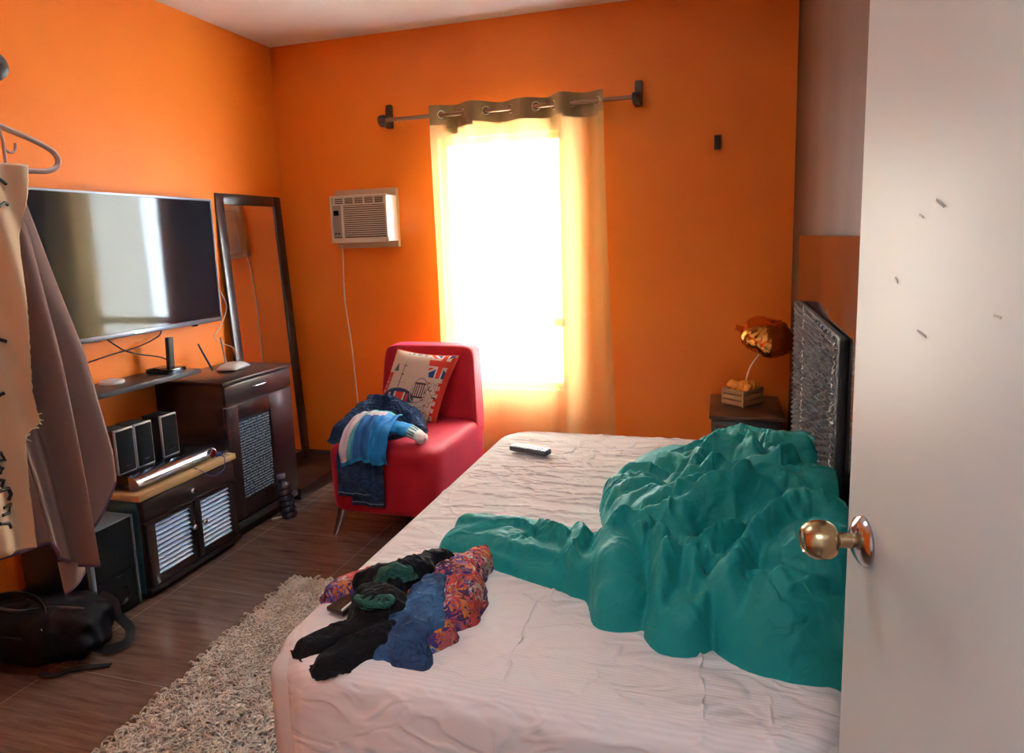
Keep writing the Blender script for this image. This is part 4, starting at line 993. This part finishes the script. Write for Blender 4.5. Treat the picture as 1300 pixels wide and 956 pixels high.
M['floral'] = blobs('floral print', 34, [(0, (.50, .06, .04)), (.2, (.55, .17, .05)), (.36, (.07, .04, .16)), (.52, (.45, .10, .12)), (.66, (.50, .38, .32)), (.78, (.10, .03, .05)), (.9, (.12, .10, .30))])
M['denim_light'] = mat('light denim', (.055, .15, .31), .85, spec=.2, var=(7, (.028, .060, .14), .38, .62), bump=(400, .3))
M['denim_dark'] = mat('dark denim', (.020, .045, .115), .85, spec=.2, var=(14, (.035, .08, .18), .4, .75), bump=(400, .3))
M['black_cloth'] = mat('black jersey', (.010, .009, .011), .85, spec=.12, sheen=.04)
creases(M['denim_light'], 14, .008, .8); creases(M['denim_dark'], 13, .008, .8); creases(M['black_cloth'], 12, .008, .45); creases(M['floral'], 16, .008, .8)
M['green_cloth'] = mat('dark green lining', (.010, .085, .060), .8)
b0 = BT + .006
def garment(name, label, cat, m, rng, lob, seed, **k):
    C, keep, H = heap(*rng, .0055, b0, lob, seed=seed, **k)
    o = obj(name, grid_mesh(name, C, mask=keep), m, ang=180); tag(o, label, cat)
    s_ = o.modifiers.new('sub', 'SUBSURF'); s_.levels = 1; s_.render_levels = 1
    return o
kk = dict(K=320, warp=.016, wsc=16, ex=.14, amp=.0085, bend=(.03, 0), iters=40, hmax=.026, p=.38, sink=.014)
garment('floral_shirt', 'crumpled orange and purple floral shirt under the black clothes on bed', 'shirt', 'floral', (-1.0, -.5, 1.25, 1.88),
        [[(-.94, 1.475, .045, .035), (-.88, 1.55, .045, .04), (-.83, 1.57, .04, .035)], [(-.80, 1.56, .05, .035), (-.70, 1.64, .055, .05)], [(-.65, 1.76, .035, .035), (-.64, 1.70, .035, .05), (-.66, 1.62, .06, .06)],
         [(-.69, 1.58, .06, .06), (-.62, 1.52, .065, .07), (-.60, 1.44, .05, .05)], [(-.64, 1.40, .05, .04), (-.61, 1.33, .035, .03)], [(-.80, 1.50, .08, .03), (-.66, 1.50, .09, .04)], [(-.90, 1.462, .022, .02)]], 41, **kk)
garment('denim_shorts', 'light blue denim shorts lying half under black clothes on bed', 'shorts', 'denim_light', (-.92, -.5, 1.15, 1.6),
        [[(-.69, 1.50, .05, .065), (-.68, 1.40, .065, .060), (-.66, 1.34, .065, .05)], [(-.74, 1.31, .06, .035), (-.67, 1.275, .05, .03), (-.61, 1.245, .022, .02)], [(-.72, 1.36, .09, .045)]], 51, **kk)
bk = garment('black_trousers', 'rumpled black trousers with green lining across the clothes pile on bed', 'trousers', 'black_cloth', (-1.0, -.6, 1.15, 1.75),
        [[(-.71, 1.62, .035, .075), (-.76, 1.55, .045, .085), (-.79, 1.48, .055, .085)], [(-.88, 1.485, .035, .06), (-.85, 1.50, .045, .075), (-.80, 1.50, .05, .08)], [(-.83, 1.42, .055, .06), (-.78, 1.38, .07, .08), (-.75, 1.36, .05, .07)],
         ([(-.885, 1.245, .032, .018), (-.83, 1.30, .036, .028), (-.78, 1.33, .045, .05)], .25), ([(-.815, 1.195, .030, .017), (-.78, 1.245, .036, .024), (-.73, 1.29, .045, .045)], .25), [(-.845, 1.375, .025, .035), (-.82, 1.38, .04, .05)]], 61, **kk)
creases(M['green_cloth'], 22, .006, .8)
C, keep, H = heap(-.84, -.72, 1.42, 1.52, .004, b0 + .066, [([(-.805, 1.463, .026, .026), (-.785, 1.472, .026, .030), (-.760, 1.480, .020, .022)], .35)], seed=81, **dict(kk, sink=.006, warp=.006))
obj('green_lining', grid_mesh('green_lining', C, mask=keep), 'green_cloth', bk, ang=180, label='dark green turned out lining')
bm = NB(); pts = []
for k_ in range(26):
    a_ = 2 * PI * k_ / 26; rr = .036 * (1 + .14 * math.sin(3 * a_ + 1)); pts.append((-.775 + rr * math.cos(a_) * 1.2, 1.335 + rr * math.sin(a_) * .72, b0 + .073 + .006 * math.sin(2 * a_) - .006 * math.sin(a_)))
tube(bm, pts, [.0055 + .003 * abs(math.sin(k_ * .7)) for k_ in range(26)], n=8, closed=True)
for q_ in range(3):
    tube(bm, smooth_path([(-.775 + (q_ - 1) * .017 - .01, 1.318, b0 + .068), (-.775 + (q_ - 1) * .019, 1.335, b0 + .066), (-.775 + (q_ - 1) * .015 + .008, 1.355, b0 + .070)]), .008, n=8)
lathe(bm, [(.036, .002), (.02, -.006), (0, -.010)], (-.775, 1.335, b0 + .066), n=20)
obj('green_lining', bm, 'green_cloth', bk, label='dark green lining around an opening')
T = Matrix.Translation((-.893, 1.402, b0 + .003)) @ Matrix.Rotation(-.25, 4, 'Z')
wl = tag(obj('wallet', BX(-.028, .028, -.036, .036, 0, .012, bev=.003, T=T), mat('dark brown leather', (.035, .014, .012), .4)), 'small dark brown wallet on bed beside the floral shirt sleeve', 'wallet')
T2 = T @ Matrix.Translation((.020, 0, .0125)) @ Matrix.Rotation(.15, 4, 'Z')
tag(obj('white_pen', BX(-.0025, .0025, -.035, .038, 0, .005, bev=.001, T=T2), 'white_plastic'), 'thin white stick lying on the dark wallet on bed', 'pen')
# remote control
T = Matrix.Translation((-.772, 2.705, BT + .016)) @ Matrix.Rotation(math.radians(-17), 4, 'Z')
rc0 = thing('remote_control', 'dark grey remote control with pale buttons lying on the far left of bed sheet', 'remote control', (-.772, 2.705, BT + .01))
obj('remote_body', BX(-.092, .092, -.026, .026, -.004, .018, bev=.007, seg=3, T=T), mat('blue grey plastic', (.05, .075, .11), .35), rc0)
bm = NB()
for i in range(9):
    for j in range(3): box(bm, -.075 + i * .0155, -.066 + i * .0155, -.018 + j * .013, -.010 + j * .013, .017, .0205, bev=.001, T=T)
box(bm, .066, .084, -.018, .018, .017, .0195, bev=.001, T=T)
obj('buttons', bm, 'silver_plastic', rc0)

# ------------------------------------------------------------------ clothes on the chair
def strip(path, half, n_u, n_v, wob, seed, taper=None, xshift=None):
    """cloth strip following a side profile path [(y, z)], centred on x"""
    pts = smooth_path([(0, y, z) for y, z in path], 10); pts = np.array([tuple(p) for p in pts])
    sl = np.concatenate([[0], np.cumsum(np.linalg.norm(np.diff(pts, axis=0), axis=1))]); t = np.linspace(0, sl[-1], n_v)
    yy = np.interp(t, sl, pts[:, 1]); zz = np.interp(t, sl, pts[:, 2]); ty = np.gradient(yy); tz = np.gradient(zz); L = np.hypot(ty, tz); ny_, nz_ = -tz / L, ty / L
    if ny_[-1] > 0: ny_, nz_ = -ny_, -nz_
    P = np.zeros((n_u, n_v, 3)); u = np.linspace(-1, 1, n_u)
    for j in range(n_v):
        q_ = j / (n_v - 1); x0 = (xshift(q_) if xshift else 0)
        for i in range(n_u):
            w_ = wob * (noise.noise(Vector((u[i] * 2.2 + seed * 9, q_ * 1.3, seed))) + .5 * noise.noise(Vector((u[i] * 5 + seed * 3, q_ * 5, seed + 2))) + .5)
            w_ *= (.4 + q_)
            P[i, j] = (x0 + u[i] * half * (taper(q_) if taper else 1), yy[j] + ny_[j] * w_, zz[j] + nz_[j] * w_)
    return P
je = thing('denim_jeans', 'dark blue denim jeans folded on chair seat with legs hanging down front', 'jeans', (-1.66, 3.0, .49))
lob = [[(-1.83, 3.00, .08, .09), (-1.80, 3.16, .10, .15), (-1.70, 3.22, .12, .17), (-1.58, 3.18, .11, .13), (-1.50, 3.12, .07, .07)], [(-1.75, 3.02, .09, .08), (-1.62, 3.05, .10, .09)], [(-1.80, 3.20, .04, .17), (-1.66, 3.16, .045, .185), (-1.52, 3.12, .04, .10)]]
C, keep, H = heap(-1.96, -1.42, 2.88, 3.38, .007, .485, lob, seed=71, K=120, warp=.012, wsc=12, ex=.08, amp=.007, bend=(.06, 0), iters=45, hmax=.03, sink=.015)
obj('jeans_seat', grid_mesh('jeans_seat', C, mask=keep), 'denim_dark', je, ang=180)
for (cx0, hw_, zb, sd, dy) in ((-1.635, .085, .195, 3, 0.0), (-1.70, .088, .245, 5, .014)):
    P = strip([(3.05, .56), (2.95, .545), (2.875, .515), (2.842 - dy, .45), (2.838 - dy, .35), (2.842 - dy, zb)], hw_, 34, 60, .012, sd, xshift=lambda q_, c=cx0: c + .02 * (1 - q_))
    lg = obj('jeans_leg', grid_mesh('jeans_leg', P), 'denim_dark', je, ang=180); fabric(lg, .010)
    bm = NB(); tube(bm, [tuple(P[i, -3] + np.array((0, -.006, 0))) for i in range(0, 34)], .0022, n=5); obj('hem_stitch', bm, mat('pale denim stitch', (.16, .22, .32), .8), lg)
ts = thing('sport_shirt', 'bright blue and turquoise shirt with white trim on top of jeans on chair', 'shirt', (-1.6, 2.9, .56))
P = strip([(3.02, .60), (2.97, .605), (2.90, .585), (2.85, .555), (2.818, .50), (2.812, .45), (2.820, .415)], .112, 90, 90, .020, 9, taper=lambda q_: 1.0 + .12 * math.sin(q_ * 2.4), xshift=lambda q_: -1.632 + .0 * q_ )
n_u, n_v = P.shape[:2]; uu_, vv_ = np.meshgrid(np.linspace(0, 1, n_u), np.linspace(0, 1, n_v), indexing='ij')
P[..., 2] += -.05 * np.clip(.35 - uu_, 0, 1) * (vv_ > .0) * vv_ + .02 * np.sin(uu_ * PI)
P += normals(P) * (.006 * fbm(P, 20, 4, (1.6, .4, .4)))[..., None]
Cc = np.zeros((n_u, n_v, 3)); Cc[:] = (.010, .22, .60)
dg = vv_ + uu_ * .9
Cc[(uu_ > .30) & (uu_ < .62)] = (.02, .13, .40); Cc[uu_ < .30] = (.03, .33, .50)
Cc[(uu_ < .16 + .10 * (1 - vv_))] = (.62, .60, .72); Cc[(vv_ > .10) & (vv_ < .24) & (uu_ < .75)] = (.62, .60, .70); Cc[(uu_ > .16 + .1 * (1 - vv_)) & (uu_ < .24 + .1 * (1 - vv_))] = (.12, .45, .50)
Cc[vv_ > .955] = (.02, .30, .60); Cc[vv_ < .08] = (.05, .38, .42)
me = grid_mesh('shirt_body', P); color_attr(me, Cc); M['sportprint'] = attr_mat('sport shirt print', .6); sbo = obj('shirt_body', me, M['sportprint'], ts, ang=180); fabric(sbo, .004)
# sleeve lying to the right on the seat
NUs, NVs = 70, 44; P = np.zeros((NUs, NVs, 3)); Cc = np.zeros((NUs, NVs, 3))
for i in range(NUs):
    t = i / (NUs - 1); c = Vector((-1.56, 2.96, .555)).lerp(Vector((-1.375, 2.955, .508)), t) + Vector((0, 0, .02 * math.sin(PI * t)))
    for j in range(NVs):
        a_ = 2 * PI * j / (NVs - 1); rr = (.050 - .012 * t) * (1 + .18 * noise.noise(Vector((t * 6, math.cos(a_) * 1.5, math.sin(a_) * 1.5)))) * (1 if i not in (0, NUs - 1) else .3)
        P[i, j] = (c.x, c.y + rr * math.cos(a_) * 1.25, max(c.z + rr * math.sin(a_) * .62, .487))
        Cc[i, j] = (.015, .26, .62) if t < .62 else ((.02, .14, .14) if t < .80 and int(a_ * 4) % 2 else (.55, .62, .62) if t < .9 else (.62, .50, .52))
me = grid_mesh('sleeve', P); color_attr(me, Cc); obj('sleeve', me, M['sportprint'], ts, ang=180)

# ------------------------------------------------------------------ clothes rail, hanger, hanging cloths at the left
rl = thing('clothes_rail', 'dark wooden rail with round knob end sticking out from left wall', 'clothes rail', (XL, 1.07, 1.83))
bm = NB(); tube(bm, [(XL + .02, 1.07, 1.835), (-1.41, 1.07, 1.828)], .012, n=14); obj('rail', bm, 'dark_wood', rl)
bm = NB(); lathe(bm, [(0, -.006), (.016, -.004), (.027, .006), (.030, .020), (.026, .034), (.014, .042), (0, .044)], (-1.42, 1.07, 1.828), (1, 0, 0), n=24); obj('end_knob', bm, 'dark_wood', rl)
bm = NB(); box(bm, XL, XL + .025, 1.02, 1.12, 1.70, 1.90, bev=.004); tube(bm, [(XL + .02, 1.07, 1.72), (XL + .35, 1.07, 1.83)], .011); obj('rail_bracket', bm, 'dark_wood', rl)
hg = thing('coat_hanger', 'pale pinkish plastic coat hanger carrying the beige lettered cloth', 'hanger', (-1.50, 1.07, 1.83))
M['hanger'] = mat('beige pink plastic', (.56, .40, .36), .35)
bm = NB()
rt_ = [(1.07, 1.757), (1.149, 1.731), (1.201, 1.716), (1.240, 1.703), (1.266, 1.690), (1.277, 1.672), (1.270, 1.655), (1.250, 1.645), (1.226, 1.642), (1.15, 1.640), (1.07, 1.640)]
full = rt_ + [(2.14 - y, z) for y, z in rt_[::-1][1:-1]]
tube(bm, smooth_path([(-1.50, y, z) for y, z in full] + [(-1.50, *full[0])], 5)[:-1], .0062, n=10, closed=True)
obj('hanger_frame', bm, 'hanger', hg)
bm = NB(); tube(bm, smooth_path([(-1.50, 1.07, 1.755), (-1.50, 1.07, 1.80), (-1.50, 1.048, 1.822), (-1.50, 1.055, 1.848), (-1.50, 1.075, 1.852), (-1.50, 1.090, 1.838)]), .004, n=8); obj('hanger_hook', bm, 'hanger', hg)
bm = NB(); tube(bm, [(-1.50, 1.145, 1.728), (-1.50, 1.150, 1.700), (-1.50, 1.150, 1.645)], .0035, n=8)
tube(bm, smooth_path([(-1.50, 1.152, 1.684), (-1.50, 1.162, 1.677), (-1.50, 1.174, 1.682), (-1.50, 1.178, 1.698)]), .0028, n=8); obj('strap_hook', bm, 'hanger', hg)
# beige lettered cloth folded over the hanger bar
RB = [(1.192, 1.652), (1.190, 1.640), (1.173, 1.564), (1.150, 1.495), (1.136, 1.40), (1.130, 1.321), (1.126, 1.22), (1.125, 1.143), (1.133, 1.075), (1.108, 1.055), (1.100, 1.040), (1.096, .97), (1.094, .931), (1.096, .86), (1.096, .815)]
rz = np.array([b for a, b in RB][::-1]); ry = np.array([a for a, b in RB][::-1])
NUb, NVb = 60, 150; P = np.zeros((NUb, NVb, 3))
for j in range(NVb):
    z = 1.652 - (1.652 - .812) * j / (NVb - 1); r_ = np.interp(z, rz, ry) + .0022 * noise.noise(Vector((z * 90, 0, 0))) * (1 if z > 1.05 else .4); l_ = .93 - .02 * math.sin(z * 5)
    for i in range(NUb):
        u = i / (NUb - 1); y = l_ + (r_ - l_) * u
        P[i, j] = (-1.488 + .012 * math.sin(y * 38 + z * 2.0) * min(1, (1.66 - z) * 4) + .006 * math.sin(y * 80 + z * 9), y, z - (.02 * u if j > NVb - 3 else 0) + .015 * (1 - u) * (j == NVb - 1))
bc = obj('lettered_cloth', grid_mesh('lettered_cloth', P), mat('cream muslin', (.78, .56, .38), .85, spec=.1, var=(6, (.70, .48, .31), .35, .7), bump=(300, .3), bump_dist=.001), ang=180); fabric(bc, .003)
tag(bc, 'cream cloth banner with frayed edge and black lettering hanging from the hanger', 'cloth')
M['ink'] = mat('black ink', (.012, .010, .010), .7)
def stroke(pts, r=.004):
    bm = NB(); tube(bm, [(-1.4725 + .0 * a + .012 * math.sin(a * 38 + b * 2.0) * min(1, (1.66 - b) * 4) + .006 * math.sin(a * 80 + b * 9) - .012, a, b) for a, b in pts], r, n=6, flat=None); obj('ink_stroke', bm, 'ink', bc)
for pts in ([(1.10, 1.625), (1.128, 1.612), (1.136, 1.606)], [(1.10, 1.555), (1.122, 1.566), (1.130, 1.562)], [(1.03, 1.285), (1.070, 1.278), (1.090, 1.268)], [(1.02, 1.160), (1.052, 1.152), (1.070, 1.158)],
            [(1.01, 1.035), (1.052, 1.028), (1.058, 1.01), (1.03, 1.015)], [(1.03, 1.008), (1.052, .992), (1.045, .985), (1.03, .995)], [(1.03, .976), (1.05, .966), (1.04, .955)],
            [(1.01, .955), (1.058, .945), (1.062, .930), (1.055, .918)], [(1.03, .912), (1.058, .908), (1.050, .892), (1.02, .90)], [(1.01, .885), (1.04, .872), (1.045, .86)]):
    stroke(pts)
rf = random.Random(9); bm = NB()
for k_ in range(26):
    z = 1.04 + rf.random() * .05; y = np.interp(z, rz, ry); tube(bm, [(-1.486, y - .006, z + .004), (-1.486, y + rf.uniform(.004, .014), z - rf.uniform(-.006, .012))], .0009, n=4)
obj('frayed_threads', bm, mat('pale thread', (.7, .58, .40), .9), bc)
# grey brown towel behind
tw = thing('hanging_towel', 'mauve grey towel with purple hem hanging behind the cream cloth', 'towel', (-1.66, 1.07, 1.8))
M['towel'] = mat('mauve grey fleece', (.27, .175, .155), .95, spec=.03, sheen=0, bump=(260, .25), bump_dist=.0015)
M['hem'] = mat('purple hem', (.10, .05, .12), .8)
def panel(name, RBp, LBp, x0, fold, xs):
    rz_ = np.array([b for a, b in RBp][::-1]); ry_ = np.array([a for a, b in RBp][::-1]); lz_ = np.array([b for a, b in LBp][::-1]); ly_ = np.array([a for a, b in LBp][::-1])
    NUp, NVp = 56, 110; P = np.zeros((NUp, NVp, 3))
    for i in range(NUp):
        u = i / (NUp - 1); zt = 1.80; zb = (LBp[-1][1] * (1 - u) + RBp[-1][1] * u) - .0
        zb = np.interp(u, [b[0] for b in xs], [b[1] for b in xs])
        for j in range(NVp):
            z = zt + (zb - zt) * (j / (NVp - 1)) ** 1.0; r_ = np.interp(z, rz_, ry_); l_ = np.interp(z, lz_, ly_); y = l_ + (r_ - l_) * u
            amp_ = min(1, (1.82 - z) * 1.6); P[i, j] = (x0 + fold * amp_ * math.sin(u * 6.3 + z * 1.2) + .012 * amp_ * math.sin(u * 13 + 2 * z), y, z)
    o = obj(name, grid_mesh(name, P), 'towel', tw, ang=180); fabric(o, .005, sub=0)
    bm = NB(); e = [tuple(P[i, -1]) for i in range(NUp)]; tube(bm, e, .0045, n=7); obj('hem_piping', bm, 'hem', o)
    return P
panel('back_layer', [(1.10, 1.80), (1.333, 1.59), (1.375, 1.398), (1.426, 1.179), (1.453, 1.017), (1.475, .895), (1.477, .812), (1.450, .715), (1.41, .649), (1.38, .627)], [(1.06, 1.80), (1.05, 1.6), (1.02, 1.2), (1.0, .6)],
      -1.70, .030, [(0, .74), (.5, .70), (.72, .68), (.86, .64), (.93, .70), (1, .80)])
panel('front_layer', [(1.09, 1.80), (1.23, 1.60), (1.256, 1.498), (1.283, 1.205), (1.305, .888), (1.321, .630), (1.323, .585)], [(1.05, 1.80), (1.10, 1.4), (1.14, 1.1), (1.175, .9), (1.195, .74), (1.20, .68)],
      -1.605, .022, [(0, .745), (.15, .70), (.4, .675), (.8, .635), (1, .628)])
# folded corner tip below
tip = np.zeros((24, 24, 3))
for i in range(24):
    for j in range(24):
        u, v = i / 23, j / 23; a_ = np.array((1.245, .668)) * (1 - u) + np.array((1.322, .632)) * u; b_ = np.array((1.252, .575)) * (1 - u) + np.array((1.320, .605)) * u
        yz = a_ * (1 - v) + b_ * v; tip[i, j] = (-1.63 + .008 * math.sin(u * 4), yz[0], yz[1])
o = obj('hanging_corner', grid_mesh('hanging_corner', tip), 'towel', tw, ang=180); fabric(o, .005)
bm = NB(); tube(bm, [tuple(tip[i, -1]) for i in range(24)], .0045, n=7); obj('hem_piping', bm, 'hem', o)
bm = NB(); tube(bm, smooth_path([(-1.66, 1.10, 1.79), (-1.66, 1.085, 1.83), (-1.66, 1.07, 1.853), (-1.66, 1.052, 1.835), (-1.66, 1.06, 1.80)]), .006, n=8); obj('hanging_loop', bm, 'hem', tw)

# ------------------------------------------------------------------ black bag on the floor
bg = thing('duffel_bag', 'slouching black duffel bag with straps on the floor at the left', 'bag', (-2.4, 1.70, 0))
M['nylon'] = mat('black nylon', (.009, .009, .012), .75, spec=.12, bump=(60, .4), bump_dist=.003)
M['webbing'] = mat('black webbing', (.018, .017, .020), .8, spec=.15)
NUg, NVg = 120, 60; P = np.zeros((NUg, NVg, 3)); ca, sa = math.cos(.18), math.sin(.18)
for i in range(NUg):
    th_ = 2 * PI * i / NUg
    for j in range(NVg):
        ph = -PI / 2 + PI * j / (NVg - 1); c_, s__ = math.cos(ph), math.sin(ph)
        f = lambda v, e: abs(v) ** e * math.copysign(1, v)
        x, y, z = .275 * f(math.cos(th_), .55) * f(c_, .6), .135 * f(math.sin(th_), .7) * f(c_, .6), .105 * f(s__, .75)
        d = .016 * noise.noise(Vector((x * 9, y * 12, z * 12))) + .008 * noise.noise(Vector((x * 26, y * 26, z * 20)))
        k2 = 1 + d / .12; z2 = max(z * k2 * (1 - .25 * max(0, -x / .3)) - .02 * (math.exp(-((x + .05) / .10) ** 2)) * (z > 0), -.103)
        x2, y2 = x * k2, y * k2; P[i, j] = (-2.405 + ca * x2 - sa * y2, 1.715 + sa * x2 + ca * y2, .105 + z2)
body = obj('bag_body', grid_mesh('bag_body', P, close_u=True), 'nylon', bg, ang=180)
TG = Matrix.Translation((-2.405, 1.715, 0)) @ Matrix.Rotation(.18, 4, 'Z')
bm = NB(); tube(bm, smooth_path([TG @ Vector(p_) for p_ in ((-.22, -.03, .185), (-.12, -.05, .205), (0, -.05, .192), (.12, -.04, .205), (.22, -.01, .185))]), .006, n=8); obj('zip', bm, mat('grey zip', (.06, .06, .07), .4), body)
bm = NB(); tube(bm, smooth_path([TG @ Vector(p_) for p_ in ((-.20, -.115, .06), (-.10, -.135, .13), (.02, -.14, .145), (.12, -.13, .12), (.16, -.125, .05))]), .0045, n=8); obj('pocket_seam', bm, 'webbing', body)
def ribbon(bm, pts, w, t=.003, up=(0, 0, 1)):
    pts = smooth_path(pts, 6); U_ = Vector(up); rings = []
    for i, p_ in enumerate(pts):
        a_ = pts[max(i - 1, 0)]; b_ = pts[min(i + 1, len(pts) - 1)]; t_ = (b_ - a_).normalized(); s2 = t_.cross(U_).normalized(); n2_ = s2.cross(t_)
        rings.append([bm.verts.new(p_ + s2 * w / 2 * sx_ + n2_ * t / 2 * sz_) for sx_, sz_ in ((-1, -1), (1, -1), (1, 1), (-1, 1))])
    for A, B in zip(rings, rings[1:]):
        for k_ in range(4): bm.faces.new((A[k_], A[(k_ + 1) % 4], B[(k_ + 1) % 4], B[k_]))
    bm.faces.new(rings[0][::-1]); bm.faces.new(rings[-1])
bm = NB(); ribbon(bm, [TG @ Vector(p_) for p_ in ((-.15, -.10, .15), (-.12, -.06, .225), (0, -.03, .245), (.10, -.05, .215), (.13, -.10, .14))], .032, .005, up=(.2, 1, .3)); obj('carry_handle', bm, 'webbing', bg)
bm = NB(); ribbon(bm, [(-2.20, 1.80, .17), (-2.165, 1.83, .14), (-2.135, 1.85, .09), (-2.115, 1.86, .05), (-2.095, 1.83, .026), (-2.10, 1.79, .024), (-2.13, 1.76, .03), (-2.17, 1.74, .05)], .034, .005, up=(.9, -.3, .5)); obj('shoulder_strap', bm, 'webbing', bg)
bm = NB(); ribbon(bm, [(-2.25, 1.60, .02), (-2.21, 1.615, .006), (-2.18, 1.655, .005), (-2.12, 1.685, .008), (-2.06, 1.715, .005)], .024, .004); obj('strap_end', bm, 'webbing', bg)
bm = NB(); ribbon(bm, [(-2.20, 1.83, .20), (-2.15, 1.84, .17), (-2.13, 1.83, .12)], .02, .012, up=(.6, -.7, .3)); obj('strap_buckle', bm, 'webbing', bg)
for p_ in ((-.14, -.12, .165), (.13, -.115, .155)):
    bm = NB(); c_ = TG @ Vector(p_); tube(bm, [c_ + Vector((.014 * math.cos(a_), .004 * math.sin(a_), .012 * math.sin(a_))) for a_ in np.linspace(0, 2 * PI, 16, endpoint=False)], .0024, n=6, closed=True); obj('ring', bm, 'brass', bg)
# thin cable by the skirting at the far left
bm = NB(); tube(bm, smooth_path([(XL + .016, 2.10, .30), (XL + .02, 2.05, .20), (XL + .03, 1.98, .12), (XL + .05, 1.93, .04), (XL + .1, 1.86, .006), (XL + .12, 1.7, .006)]), .004, n=6)
tag(obj('floor_cable', bm, 'black_matt'), 'black cable running down the left wall to the floor behind bag', 'cable')
